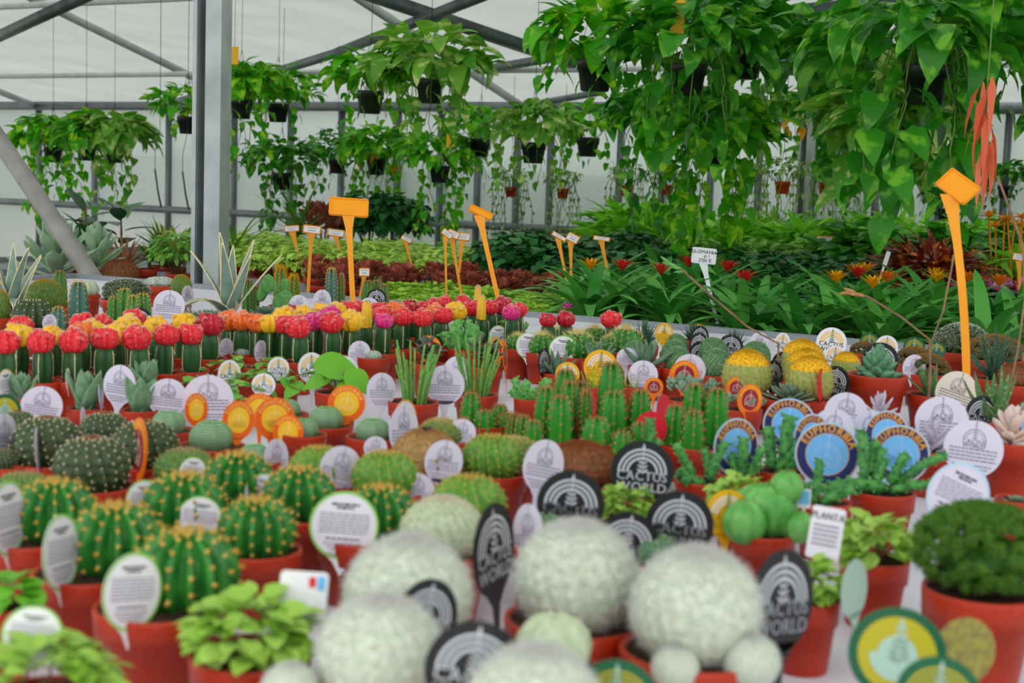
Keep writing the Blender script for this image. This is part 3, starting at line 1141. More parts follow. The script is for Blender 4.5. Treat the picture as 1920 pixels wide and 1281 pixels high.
def star(b, z, n, L, W, mat_i=0, pit=(.5, 1.2), at=(0, 0)):
    for k in range(n):
        f = (k + .5) / n
        b.inst(leaf(L * (1.1 - .4 * f), W, 4, .3, .5, 'lance'), R3(k * 2.4, pit[0] + (pit[1] - pit[0]) * f), [[at[0], at[1], z]], mat_i)


def k_brom(fl):
    def f(v):
        b = MB()
        for k in range(20):
            q = (k + .5) / 20
            b.inst(leaf(U(.62, .85), .105, 9, .3, U(.9, 1.7), 'strap'), R3(k * 2.4 + v, 1.35 - .75 * q), [[0, 0, .02]])
        out = [('leaves', b.mesh('leaves', M_BROM))]
        if fl:
            s = MB(); star(s, .46, 16, .15, .055, 0, (.75, 1.5))
            out.append(('flower', s.mesh('flower', fl)))
        return out
    return f


def k_spiky(mat, n=30, L=1.0, W=.06, a=(1.5, .4), bend=.7, trunk=0.0):
    def f(v):
        b = MB()
        for k in range(n):
            q = (k + .5) / n
            b.inst(leaf(U(.75, 1) * L, W, 8, .25, bend * U(.4, 1.4), 'strap' if W > .1 else 'lance'), R3(k * 2.4 + v, a[0] + (a[1] - a[0]) * q), [[0, 0, trunk + .02]])
        o = [('leaves', b.mesh('leaves', mat))]
        if trunk: o.append(('trunk', MB().tpl(tube([(0, 0, 0), (0, 0, trunk + .05)], .03, 8)).mesh('trunk', M_BROWN)))
        return o
    return f


def k_rubber(v):
    b, s = MB(), MB()
    s.tpl(tube([(0, 0, 0), (.02, 0, .5), (0, 0, .9)], .018, 6))
    for k in range(9):
        b.inst(leaf(.5, .26, 7, .18, .45, 'ovate', .06), R3(k * 2.4 + v, U(.2, 1.1)), [[0, 0, .25 + .07 * k]])
    return [('leaves', b.mesh('leaves', M_RUBBER)), ('stem', s.mesh('stem', M_BROWN))]


def k_azalea(v):
    b = leafball(160, .13, .06, 'ovate', .42, .35, .7)
    out = [('leaves', b.mesh('leaves', M_AZL))]
    for q in range(5):
        a = q * 2.4 + v; r = .15 + .07 * q; f = MB()
        c = [r * math.cos(a), r * math.sin(a) * .8, .62 - .2 * r]
        for k in range(9):
            f.inst(leaf(.13, .11, 4, -.2, -.4, 'ovate'), R3(k * 2.4, U(.1, 1.2)), [c])
        out.append(('flower', f.mesh('flower', M_REDF if q % 2 else M_PINKF)))
    return out


def k_lily(v):
    b = leafball(80, .3, .07, 'lance', .35, .35, .9)
    out = [('leaves', b.mesh('leaves', M_FERN))]
    for q in range(5):
        a = q * 2.4 + v; f = MB(); c = [.22 * math.cos(a), .22 * math.sin(a), .85 + U(-.06, .08)]
        star(f, c[2], 8, .16, .07, 0, (.3, 1.1), c[:2]); f.tpl(tube([(c[0] * .4, c[1] * .4, .1), (c[0], c[1], c[2])], .01, 5))
        out.append(('flower', f.mesh('flower', M_ORF)))
    return out


KIND = dict(claw=k_claw, spotted=k_spotted, tanball=k_tanball, obesa=k_obesa, white=k_white, whitedot=k_whitedot, yellow=k_yellow,
            budded=k_budded, limeclaw=k_limeclaw, long=k_long, cone=k_cone,
            rust=hairyball(M_RUSTSK, M_RUST, .66, 4500, .06, .0036), orangeball=hairyball(M_OLIVE, plain('orange_spines', '#cf8a34', '#a8641e', 30, .7), .7),
            cream=hairyball(M_OLIVE, M_PYHAIR, .6, 2600, .08, .003), golden=hairyball(M_OLIVE, plain('golden_spines', '#d8a82a', '#b8861e', 30, .7), .85, 2400, .07),
            astro=astro(M_ASTRO, 8, .74, .16), astrow=astro(M_ASTROW, 8, .6, .12), bigdark=astro(M_DARKG, 14, .72, .2), paleglobe=astro(M_PALEG, 8, .8, .12),
            globes3=k_globes3, fleckmound=k_fleckmound, fleckbrown=k_fleckbrown,
            pachy=k_pachy, echev=k_echev, semp=k_semp, pinkp=k_pinkp, lilacp=k_lilacp, kal=k_kal, tongue=k_tongue, pointed=k_pointed,
            pebble=k_pebble, crassula=k_crassula, thin=k_thin, tooth=k_tooth, aloespray=k_aloespray, aloe=k_aloe, haworthia=k_haworthia,
            agave=k_agave, bigheart=k_bigheart, vine=k_vine, moss=k_moss, sprig=k_sprig,
            apt=k_leafy(M_APT, 130, .25, .19, 'ovate', .42, .28, .75, M_BROWN, bend=.6), dkround=k_leafy(M_HEART, 40, .4, .32, 'round', .34, .3, .7),
            limebush=k_leafy(M_LIMEL, 420, .11, .09, 'ovate', .46, .28, .55, pit=(-.2, .6)),
            redbush=k_leafy(M_REDL, 130, .22, .12, 'ovate', .36, .5, 1.1, M_BROWN, pit=(.1, 1.2), fold=.5, bend=-.2),
            ficus=k_leafy(M_FICUS, 300, .17, .07, 'ovate', .46, .45, .85, M_BROWN, pit=(-.9, .3)),
            ficusg=k_leafy(M_FICUSG, 300, .17, .075, 'ovate', .46, .45, .85, M_BROWN, pit=(-.9, .3)),
            ivybush=k_leafy(M_DARKIVY, 420, .13, .1, 'ovate', .5, .42, .8, pit=(-1.0, .2)),
            croton=k_leafy(M_CROTON, 150, .4, .085, 'lance', .36, .45, .9, M_BROWN, pit=(-.2, 1.0)),
            fern=k_leafy(M_FERN, 160, .38, .12, 'lance', .4, .45, .8, pit=(-.3, .8)),
            greenbush=k_leafy(M_POTHOSD, 150, .27, .2, 'heart', .45, .45, .85, pit=(-.8, .4)),
            bromy=k_brom(M_BROMY), bromr=k_brom(M_BROMR), bromo=k_brom(M_BROMO), brom=k_brom(None),
            dracr=k_spiky(M_DRACR, 44, .8, .04, (1.5, .5), .4), drac=k_spiky(M_DRAC, 34, .6, .07, (1.5, .2), .6, .2),
            cord=k_spiky(M_CORD, 26, .7, .15, (1.5, .5), .5), palm=k_spiky(M_DRAC, 40, .9, .05, (1.5, -.1), 1.0, .15),
            rubber=k_rubber, azalea=k_azalea, lily=k_lily)


def plant_parts(t, kind, v, sc, z, off=None):
    ps = cm(('kind', kind, v), lambda: KIND[kind](v))
    for p in ps:
        o = part(p[0], p[1], t, loc=(-off[0], -off[1], z) if off else (0, 0, z), sc=sc)
        if len(p) > 2: part(p[2][0], p[2][1], o)
# ------------------------------------------------------------------ printed plant tags (unit diameter, face towards -Y)
def ink(n, c, rough=.45): return plain(n, c, None, rough=rough)


I_LIL = ink('lilac_white_card', '#dcd6e6'); I_WHT = ink('white_card', '#eceaf0'); I_GRYT = ink('grey_print', '#77748c')
I_BLK = ink('black_card', '#17191a'); I_SIL = ink('silver_print', '#c9ccd2'); I_YEL = ink('yellow_card', '#f0b40c')
I_ORG = ink('orange_card', '#f57a0a'); I_ORL = ink('orange_print', '#f0a41e'); I_YLW = ink('yellow_print', '#f8c21a')
I_NAVY = ink('navy_print', '#162a66'); I_SKY = ink('sky_blue_card', '#6fb8ee'); I_PSKY = ink('pale_blue_print', '#a5d2f2')
I_GRN = ink('leaf_green_print', '#2f7a52'); I_LGRN = ink('lime_rim', '#8fcf5a'); I_DGRN = ink('dark_green_card', '#0f5a38')
I_OLV = ink('olive_print', '#b4aa1e'); I_MAR = ink('maroon_print', '#9a1226'); I_RED = ink('red_card', '#d8142e')
I_DARK = ink('dark_print', '#3a4440'); I_PBLU = ink('pale_blue_rim', '#b4dcf0'); I_CRM = ink('cream_card', '#e8dccc')
I_ORR = ink('deep_orange_print', '#f0640a'); I_PORL = ink('pale_orange_print', '#ffc45a'); I_PYLW = ink('pale_yellow_print', '#ffe894')
I_PGRN = ink('pale_green_card', '#a8c8b8')


def disc(r, n=40, y0=-.004, y1=.004, sx=1.0):
    a = np.arange(n) * 2 * PI / n
    c = np.stack([r * sx * np.cos(a), np.zeros(n), r * np.sin(a)], 1)
    V = np.concatenate([c + [0, y0, 0], c + [0, y1, 0], [[0, y0, 0], [0, y1, 0]]])
    i = np.arange(n); j = (i + 1) % n
    T = np.concatenate([np.stack([np.full(n, 2 * n), i, j], 1), np.stack([np.full(n, 2 * n + 1), n + j, n + i], 1)])
    return V, np.stack([i, n + i, n + j, j], 1), T


def ring(r0, r1, y, a0=0.0, a1=2 * PI, n=40, c=(0, 0)):
    a = np.linspace(a0, a1, n)
    V = np.concatenate([np.stack([c[0] + r * np.cos(a), np.full(n, y), c[1] + r * np.sin(a)], 1) for r in (r0, r1)])
    i = np.arange(n - 1)
    return V, np.stack([i, i + 1, n + i + 1, n + i], 1), E3


def flat(x0, x1, z0, z1, y):
    return np.array([(x0, y, z0), (x1, y, z0), (x1, y, z1), (x0, y, z1)], float), np.array([(0, 1, 2, 3)]), E3


GL = {}


def glyph(ch):
    if ch not in GL:
        c = bpy.data.curves.new('glyph', 'FONT'); c.body = ch; c.align_x = 'CENTER'; c.resolution_u = 2
        o = bpy.data.objects.new('glyph', c)
        me = bpy.data.meshes.new_from_object(o)
        V = np.array([v.co[:] for v in me.vertices]).reshape(-1, 3)
        Fs = [tuple(p.vertices) for p in me.polygons]
        T = [(f[0], f[i], f[i + 1]) for f in Fs for i in range(1, len(f) - 1)]
        wd = (V[:, 0].max() - V[:, 0].min()) if len(V) else .3
        bpy.data.objects.remove(o); bpy.data.curves.remove(c); bpy.data.meshes.remove(me)
        GL[ch] = (V, np.array(T, int).reshape(-1, 3), wd)
    return GL[ch]


def text(b, s, x, z, h, y, m=0, bold=0.0, squeeze=1.0):
    """centred line of lettering, capital height about .7 h"""
    adv = [(glyph(c)[2] + .10 if c != ' ' else .3) for c in s]
    tot = sum(adv); p = -tot / 2
    for c, a in zip(s, adv):
        if c != ' ':
            V, T, wd = glyph(c)
            X = (V[:, 0] + p + a / 2) * h * squeeze + x
            for dx in ((0,) if not bold else (-bold * h, 0, bold * h)):
                b.add(np.stack([X + dx, np.full(len(V), y - abs(dx) * .01), V[:, 1] * h + z], 1), None, T, m)
        p += a


def arctext(b, s, r, h, y, a_mid=PI / 2, m=0, bold=.05, track=1.0):
    adv = [(glyph(c)[2] + .13) * h / r * track for c in s]
    a = a_mid + sum(adv) / 2
    for c, d in zip(s, adv):
        V, T, wd = glyph(c)
        q = a - d / 2; a -= d
        for dx in (-bold, 0, bold):
            lx = (V[:, 0] + dx) * h; rr = r + V[:, 1] * h
            b.add(np.stack([rr * math.cos(q) + lx * math.sin(q), np.full(len(V), y - .0004 * (dx > 0)), rr * math.sin(q) - lx * math.cos(q)], 1), None, T, m)


def motif(b, x, z0, z1, y, w, m=0):
    """upright plant: stalk with pairs of small leaves"""
    b.tpl(flat(x - w * .07, x + w * .07, z0, z1, y), m=m)
    n = 6
    for k in range(n):
        z = z0 + (z1 - z0) * (k + .3) / n; s = w * (1 - .55 * k / n)
        for sd in (-1, 1):
            V = np.array([(x, y, z), (x + sd * s * .5, y, z + s * .1), (x + sd * s, y, z + s * .55), (x + sd * s * .35, y, z + s * .5)])
            b.add(V, [(0, 1, 2, 3)] if sd > 0 else [(3, 2, 1, 0)], None, m)
    V = np.array([(x - w * .25, y, z1), (x, y, z1 - w * .2), (x + w * .25, y, z1), (x, y, z1 + w * .8)])
    b.add(V, [(0, 1, 2, 3)], None, m)


def lines(b, rows, y, m=0):
    for (z, hw, h) in rows:
        x = -hw
        while x < hw - .02:
            l = min(U(.03, .11), hw - x)
            b.tpl(flat(x, x + l, z, z + h, y), m=m); x += l + .014


Y1, Y2, Y3 = -.009, -.014, -.019
SPK = np.array([(-.26, -.40), (.26, -.40), (.12, -.54), (0, -.74), (-.12, -.54)])


SPK_LONG = np.array([(-.26, -.40), (.26, -.40), (.09, -.60), (0, -1.36), (-.09, -.60)])
LONG = [False]


def base_mesh(m, rim=None):
    SPK = SPK_LONG if LONG[0] else globals()['SPK']
    b = MB().tpl(disc(.5))
    for y in (1,):
        n = len(SPK); V = np.concatenate([np.stack([SPK[:, 0], np.full(n, -.004), SPK[:, 1]], 1), np.stack([SPK[:, 0], np.full(n, .004), SPK[:, 1]], 1)])
        b.add(V, [(0, 4, 2, 1), (0 + n, 1 + n, 2 + n, 4 + n)] + [(i, (i + 1) % n, n + (i + 1) % n, n + i) for i in range(n)], [(4, 3, 2), (n + 2, n + 3, n + 4)])
    return b.mesh('tag_plate', m, False)


def arcs(b, y, rs=(.40, .33, .26), wd=.035, c=(0, -.05), m=0):
    for r in rs: b.tpl(ring(r - wd, r, y, 0, PI, 32, c), m=m)


def emblem(y, mats, sc=1.0, dz=0.0, warp=True):
    """arches, plant and the two-word lettering"""
    a, p, t = MB(), MB(), MB()
    arcs(a, y); motif(p, 0, -.06, .36, y - .003, .1)
    text(t, 'CACTUS', 0, -.17, .215, y - .006, bold=.012, squeeze=.95); text(t, 'WORLD', 0, -.35, .215, y - .006, bold=.012, squeeze=1.0)
    for b in (a, p, t):
        b.V = [v * np.array([sc, 1, sc]) + np.array([0, 0, dz]) for v in b.V]
    return [('arches', a.mesh('arches', mats[0], False)), ('plant_drawing', p.mesh('plant_drawing', mats[1], False)), ('lettering', t.mesh('lettering', mats[2], False))]


def small_dome(y, m, z=.02, s=.27):
    a = MB()
    a.tpl(ring(s * .88, s * .94, y, 0, PI, 24, (0, z - .1))); a.tpl(ring(s * .68, s * .72, y, 0, PI, 24, (0, z - .1)))
    motif(a, 0, z - .1, z + s * 1.0, y, s * .24)
    text(a, 'CACTUS', 0, z - .17, s * .5, y - .002, bold=.01); text(a, 'WORLD', 0, z - .17 - s * .36, s * .5, y - .002, bold=.01)
    return a.mesh('emblem', m, False)


def d_back(card, pr, rim=None):
    def f():
        out = [('tag_plate', base_mesh(card))]
        if rim: out.append(('rim', MB().tpl(ring(.462, .5, Y1)).mesh('rim', rim, False)))
        out.append(('emblem', small_dome(Y1, pr, .26, .2)))
        l = MB(); lines(l, [(-.02 - k * .062, .40 - .02 * (k > 4) * (k - 3), .022) for k in range(4)] + [(-.30 - k * .055, .33 - .06 * k, .02) for k in range(3)], Y1)
        l2 = l.mesh('text_lines', pr, False)
        return out + [('text_lines', l2)]
    return f


def d_care(card, rim):                   # care tag: bold heading, close lines
    def f():
        out = [('tag_plate', base_mesh(card)), ('rim', MB().tpl(ring(.465, .5, Y1)).mesh('rim', rim, False))]
        h = MB(); lines(h, [(.29, .20, .035), (.24, .12, .035)], Y1)
        l = MB(); lines(l, [(.16 - k * .045, .36, .016) for k in range(7)] + [(-.21, .25, .03)] + [(-.27 - k * .045, .28 - .05 * k, .016) for k in range(3)], Y1)
        return out + [('heading', h.mesh('heading', I_DARK, False)), ('text_lines', l.mesh('text_lines', I_GRYT, False))]
    return f


def d_emblem(card, m1, m2, m3, rim=None):
    def f():
        out = [('tag_plate', base_mesh(card))]
        if rim: out.append(('rim', MB().tpl(ring(.465, .5, Y1)).mesh('rim', rim, False)))
        return out + emblem(Y1, (m1, m2, m3), .98, .03)
    return f


def d_ring(card, band, word, wcol, centre, em, rim=None, edge=None, sz=.155):
    def f():
        out = [('tag_plate', base_mesh(card))]
        out.append(('band', MB().tpl(ring(.33, .47, Y1)).mesh('band', band, False)))
        out.append(('centre', MB().tpl(disc(.33, 40, Y1, -.004)).mesh('centre', centre, False)))
        if edge:
            out.append(('edge_line', MB().tpl(ring(.325, .335, Y2)).tpl(ring(.465, .475, Y2)).mesh('edge_line', edge, False)))
        t = MB(); arctext(t, word, .352, sz, Y2, PI / 2, 0, .04)
        out.append(('lettering', t.mesh('lettering', wcol, False)))
        out.append(('emblem', small_dome(Y2, em, .06, .22)))
        return out
    return f


def d_plain(card): return lambda: [('tag_plate', base_mesh(card))]


def d_green():
    out = [('tag_plate', base_mesh(I_DGRN)), ('picture', MB().tpl(disc(.4, 40, Y1, -.004)).mesh('picture', I_OLV, False))]
    a = MB(); a.tpl(ring(.2, .28, Y2, PI, 2 * PI, 24, (0, .0))); motif(a, .02, -.1, .3, Y2, .13)
    a.tpl(disc(.2, 24, Y2, Y1))
    return out + [('emblem', a.mesh('emblem', I_PGRN, False))]


DES = dict(
    A=(d_back(I_LIL, I_GRYT), 'lilac-white'), K=(d_back(I_CRM, I_GRYT), 'cream'),
    AO=(d_back(I_WHT, I_GRYT, I_ORL), 'orange-rimmed white'), J=(d_care(I_LIL, I_PBLU), 'pale blue rimmed'),
    H=(d_care(I_WHT, I_LGRN), 'green-rimmed white'), AY=(d_care(I_WHT, I_YLW), 'yellow-rimmed white'),
    B=(d_emblem(I_BLK, I_SIL, I_SIL, I_SIL), 'black'), C=(d_emblem(I_WHT, I_YLW, I_GRN, I_DARK), 'white'),
    D=(d_emblem(I_YEL, I_WHT, I_GRN, I_OLV), 'yellow'),
    E=(d_ring(I_ORG, I_ORR, 'EUPHORBIA', I_PORL, I_YLW, I_PYLW, sz=.15), 'orange'),
    F=(d_ring(I_PSKY, I_NAVY, 'EUPHORBIA', I_ORL, I_SKY, I_PSKY, edge=I_ORL), 'blue'),
    G=(d_ring(I_ORG, I_ORG, 'ADROMISCHUS', I_YLW, I_MAR, I_CRM, sz=.14), 'orange and maroon'),
    GRN=(d_green, 'dark green'), PG=(d_plain(I_PGRN), 'pale green'), R=(d_plain(I_RED), 'red'), DG=(d_emblem(I_DGRN, I_OLV, I_PGRN, I_PGRN), 'dark green'),
    OL=(d_plain(plain('mottled_olive', '#a09a3a', '#7a6a3e', 9, .5)), 'olive'))
for k in ('E',):
    pass


def tag_at(des, cx, cy, w, h, rot, label, side=1, dz=None):
    """cx, cy, w, h: where and how large the disc shows; dz: centre height above the soil"""
    free = dz is not None
    if dz is None:                      # rim of the disc just in the soil
        dz = .03
        for _ in range(12):
            _, dep = at_z(cx, cy, .835 + dz); dz = .44 * h * dep / FPX
    P, dep = at_z(cx, cy, .835 + dz)
    rd = ray(cx, cy); best = None       # stand it in the closest pot along the line of sight
    for (x, y, r) in ([] if free else POTS):
        tc_ = (x * rd[0] + y * rd[1]) / (rd[0] ** 2 + rd[1] ** 2)
        off = math.hypot(x - rd[0] * tc_, y - rd[1] * tc_)
        if off < .8 * r + .006:
            ol = min(off, .8 * r)
            hw = math.sqrt((.86 * r) ** 2 - ol ** 2) / math.hypot(rd[0], rd[1])
            ex = np.array([x - rd[0] * tc_, y - rd[1] * tc_, 0]) * ((off - ol) / max(off, 1e-6))
            for t_ in (tc_ - hw, tc_ + hw):
                q = abs(t_ - dep) + 4 * (off - ol) + (.022 if t_ > tc_ else 0)
                if best is None or q < best[0]: best = (q, t_, ex)
    LONG[0] = not (best is not None and abs(best[1] - dep) < .06) and cy > 640
    if not LONG[0] and best is not None:
        dep = best[1]; P = at_d(cx, cy, dep) + best[2]
    s = FPX / dep
    size = h / s
    asp = min(1.0, w / h)
    yaw = math.acos(max(.05, asp)) * side if asp < .93 else 0.0
    sx = 1.0
    if .6 < asp < .93: yaw *= .8; sx = asp / math.cos(yaw)
    base = math.atan2(-(P[0] - CAM[0]), P[1] - CAM[1])        # turn to face the camera, then yaw
    t = bpy.data.objects.new('plant_tag', None); COL.objects.link(t); t.empty_display_size = .02
    Rm = Matrix.Rotation(base + yaw, 4, 'Z') @ Matrix.Rotation(math.radians(-4), 4, 'X') @ Matrix.Rotation(math.radians(-rot), 4, 'Y')
    t.matrix_world = Matrix.Translation(Vector(P)) @ Rm @ Matrix.Diagonal((size * sx, size, size, 1))
    tag(t, label, 'plant tag', 'printed plant tags')
    for nm, me in cm(('tag', des, LONG[0]), DES[des][0]):
        part(nm, me, t)
    return t
# ------------------------------------------------------------------ placing potted plants
HK = dict(claw=.74, spotted=.76, tanball=.62, obesa=.74, white=.86, whitedot=.74, yellow=.98, budded=.8, limeclaw=.72, long=.82, cone=.97,
          rust=.62, orangeball=.7, cream=.6, golden=.85, astro=.74, astrow=.6, bigdark=.72, paleglobe=.8, fleckmound=.64, fleckbrown=.54)
NM = dict(agave='agave', aloe='aloe', aloespray='aloe', haworthia='haworthia', vine='ivy_plant', bigheart='heart_leaf_plant', apt='leafy_succulent',
          dkround='leafy_succulent', moss='mossy_succulent', rubber='rubber_plant', cord='cordyline', drac='dracaena', dracr='dracaena', palm='palm',
          ficus='ficus_shrub', ficusg='ficus_shrub', limebush='ground_cover_plant', redbush='bronze_foliage_plant', ivybush='dark_foliage_plant',
          croton='croton', fern='fern', greenbush='foliage_plant', bromy='bromeliad', bromr='bromeliad', bromo='bromeliad', brom='bromeliad',
          azalea='azalea', lily='orange_lily', sprig='lime_succulent', kal='kalanchoe')
for k in ('pachy', 'echev', 'semp', 'pinkp', 'lilacp', 'tongue', 'pointed', 'pebble', 'crassula', 'thin', 'tooth'): NM[k] = 'succulent'


def solve_top(px, y, w, ratio, z0):
    dep = 1.5
    for _ in range(40):
        _, dep = at_z(px, y, z0 + ratio * w * dep / FPX)
    return dep


def put(kind, px, y, w, label, mode='t', zr=1.0, potw=None, h=.05, bz=BZ, v=0, group=None, potmat=None, soil=None, rz=None, tilt=0, lift=0.0, cat=None, off=None):
    zs = bz + h * SK
    if mode == 't':
        dep = solve_top(px, y, w, HK[kind] * zr, zs)
        P = at_d(px, y, dep)
    else:
        P, dep = at_z(px, y, zs)
    s = FPX / dep
    wm = w / s
    r = potw / s / 2 if potw else max(.026, wm * .575)
    nm = NM.get(kind, 'globe_cactus')
    if off: rz = 0; P = P + np.array([off[0], off[1], 0])
    t = thing(nm, label, cat or {'globe_cactus': 'cactus', 'succulent': 'succulent'}.get(nm, 'plant'), (P[0], P[1], bz), U(0, 6.28) if rz is None else rz, group)
    potparts(t, r, h, potmat, soil)
    plant_parts(t, kind, v, (wm, wm, wm * zr), h * SK - .004 + lift, off)
    return t, dep


# --- globes nearest the camera, each given by where its top shows and how wide it is
SP = 'dark cream-dotted globe cactus'
CL = 'green yellow-tufted globe cactus'
OB = 'banded grey-green globe succulent'
WH = 'white-haired globe cactus'
for a in [
    ('spotted', 172, 808, 143, SP + ' and a brown crown, nearest of its cluster at the left'),
    ('spotted', 88, 771, 130, SP + ', large one left of the nearest brown-crowned one'),
    ('spotted', 196, 764, 98, SP + ', half hidden behind the nearest brown-crowned one'),
    ('spotted', 272, 778, 126, SP + ', behind the half-turned orange and white tag'),
    ('tanball', 347, 832, 114, 'flattened tan-spined globe cactus right of the half-turned orange and white tag'),
    ('spotted', 34, 762, 66, SP + ', small one at the left edge beside the dark green tag'),
    ('spotted', 6, 832, 58, SP + ', cut by the left edge behind a lilac tag'),
    ('tanball', 42, 876, 118, 'flattened tan-spined globe cactus at the left edge behind the nearest yellow-tufted ones'),
    ('claw', 103, 892, 158, CL + ', leftmost of its block'),
    ('claw', 218, 937, 182, CL + ', second from the left in the nearest rows of its block'),
    ('claw', 350, 984, 206, CL + ', nearest and largest of its block'),
    ('claw', 346, 879, 158, CL + ', in the middle of its block behind two green-rimmed tags'),
    ('claw', 448, 842, 138, CL + ', rear one right of the flattened tan cactus'),
    ('claw', 482, 926, 150, CL + ', right of the nearest largest one'),
    ('claw', 562, 868, 140, CL + ', before the narrow lilac tag'),
    ('claw', 715, 903, 140, CL + ', rightmost of its block behind the large green-rimmed tag'),
    ('limeclaw', 600, 827, 118, 'lime globe cactus with fine yellow spines, behind the tilted lilac tag'),
    ('limeclaw', 724, 836, 128, 'lime globe cactus with orange-yellow spines, in front of the lone potted banded globe'),
    ('limeclaw', 925, 806, 118, 'bright lime spiny globe cactus right of the tan cactus with a dark bud'),
    ('limeclaw', 880, 880, 146, 'olive spiny globe cactus in front of the bright lime one'),
    ('budded', 800, 797, 130, 'tan spiny globe cactus with a dark bud cluster on top'),
    ('cream', 828, 779, 86, 'cream-spined globe cactus behind the tan budded one'),
    ('cream', 965, 812, 90, 'pale woolly globe cactus beside the lilac tag near the rust-brown cactus'),
    ('rust', 1092, 826, 132, 'rust-brown spiny globe cactus in front of the ribbed green columns'),
    ('whitedot', 832, 922, 160, 'white-haired globe cactus speckled with yellow dots'),
    ('white', 768, 998, 240, WH + ', left one of the three large ones, behind the nearest left globe'),
    ('white', 1085, 970, 234, WH + ', middle one of the three large ones'),
    ('white', 716, 1108, 236, WH + ', nearest at the left beside the pale green leafy plant'),
    ('white', 1005, 1202, 262, WH + ', cut off by the bottom edge in the middle'),
    ('white', 545, 1232, 110, WH + ', small one at the bottom edge below the pale leafy plant'),
    ('paleglobe', 1040, 1136, 150, 'blurred plain pale green globe cactus between the large white-haired ones'),
    ('obesa', 316, 762, 66, OB + ', leftmost of its tray, behind the dotted dark globes'),
    ('obesa', 396, 780, 82, OB + ', left of the leftmost pair of orange tags'),
    ('obesa', 478, 824, 62, OB + ', low one in front of the orange tags'),
    ('obesa', 538, 741, 52, OB + ', small one at the back behind the tallest orange tag'),
    ('obesa', 612, 754, 64, OB + ', in front of the rightmost orange tag'),
    ('obesa', 570, 776, 56, OB + ', touching the right side of the nearest orange tag'),
    ('obesa', 700, 776, 64, OB + ', alone in its pot right of the rightmost orange tag'),
    ('astrow', 1222, 876, 92, 'grey flecked dome cactus with cream tufts in front of a black emblem tag'),
    ('astro', 1022, 952, 100, 'grey-green dotted dome cactus behind the middle white-haired globe'),
    ('astro', 1232, 990, 90, 'dark green dome cactus between the middle and right white-haired globes'),
    ('astro', 553, 635, 40, 'small ribbed dark green globe cactus, left of the two behind the wide emblem tags'),
    ('astro', 638, 631, 36, 'small ribbed dark green globe cactus with cream top, right of the narrow lilac tag'),
    ('astrow', 700, 652, 34, 'small white-flecked globe cactus in the orange pot beside the white plastic tray'),
    ('astrow', 455, 648, 30, 'tiny white-flecked cactus behind the bright ivy leaves'),
    ('yellow', 1403, 652, 92, 'golden-yellow spiny cactus standing alone left of the stacked row of three'),
    ('yellow', 1506, 633, 84, 'golden-yellow spiny cactus, rearmost of the row of three'),
    ('yellow', 1514, 650, 84, 'golden-yellow spiny cactus, middle of the row of three'),
    ('yellow', 1521, 664, 88, 'golden-yellow spiny cactus, nearest of the row of three'),
    ('yellow', 1588, 656, 56, 'low golden-yellow spiny cactus behind the plump green rosette'),
    ('fleckmound', 1806, 604, 90, 'dark mounded cactus with white flecks behind the tall yellow stake'),
    ('fleckbrown', 1868, 626, 92, 'brown-flecked mounded cactus at the right behind the upright aloe'),
    ('fleckbrown', 1622, 638, 48, 'small golden-brown cactus behind the black tag over the plump rosette'),
    ('fleckbrown', 1718, 648, 66, 'golden-brown cactus, rear one right of the black tag'),
    ('fleckbrown', 1738, 661, 78, 'golden-brown cactus, front one behind the small white tag'),
    ('rust', 1908, 680, 70, 'rust-red spiny cactus at the right edge'),
]:
    k, px, y, w, lab = a
    opts = {}
    if k == 'obesa': opts = dict(soil=M_SOILP, potw=w * 1.6)
    if k in ('astro', 'astrow') and w < 50: opts = dict(potw=w * 1.9, soil=M_SOILP)
    if k == 'claw': opts = dict(potw=w * 1.16, off=(-.014, -.012) if px in (103, 218, 350, 715) else None)
    put(k, px, y, w, lab, **opts)

# the right-hand white globe carries two woolly offsets at its foot
t, dep = put('white', 1310, 1020, 246, WH + ' with small offsets at its foot, large one on the right')
s = FPX / dep
for dx, dy, ww in ((-.013, -.026, .026), (.026, -.020, .032)):
    for p in MC[('kind', 'white', 0)][:2]:
        o = part('offset_' + p[0], p[1], t, (0, 0, 0), sc=ww)
        R = Matrix.Rotation(-t.rotation_euler.z, 4, 'Z')
        o.location = R @ Vector((dx * 1.1, dy * 1.35, .040))

# rows of tubercled cones and straw-spined barrels further back
for i, (px, y, w) in enumerate([(972, 618, 46), (1018, 616, 58), (1048, 606, 50), (1084, 612, 72), (1116, 604, 56), (1150, 620, 50), (1174, 604, 70)]):
    put('long', px, y, w, 'green cactus with long straw-yellow spines, %s from the left in its row' % ORD[i + 1], group='straw-spined barrel cacti')
for i, (px, y, w) in enumerate([(1188, 636, 40), (1268, 622, 44), (1266, 634, 48), (1272, 646, 48), (1338, 629, 54), (1345, 650, 58), (1418, 636, 54)]):
    put('cone', px, y, w, 'pale green cone cactus covered in small knobs, %s from the left in its rows' % ORD[i + 1], group='knobbed cone cacti')

# grafted cacti --------------------------------------------------------
M_STOCK = plain('grafting_stock', '#1d4a20', '#2f6230', 20, .4)
SCI = {'red': plain('red_scion', '#e0162c', '#f03a3e', 6, .45), 'yellow': plain('yellow_scion', '#f7b414', '#f5cc2a', 6, .45),
       'orange': plain('orange_scion', '#ee5a1e', '#f5862a', 6, .45), 'magenta': plain('magenta_scion', '#d8227a', '#ee3f8a', 6, .45),
       'crimson': plain('crimson_scion', '#b8102e', '#d4203c', 6, .45)}
M_WSP = plain('pale_spines', '#fbeede', None, rough=.6)
M_BUD = plain('dark_flower_bud', '#3a0d16', '#5c1420', 30, .6)


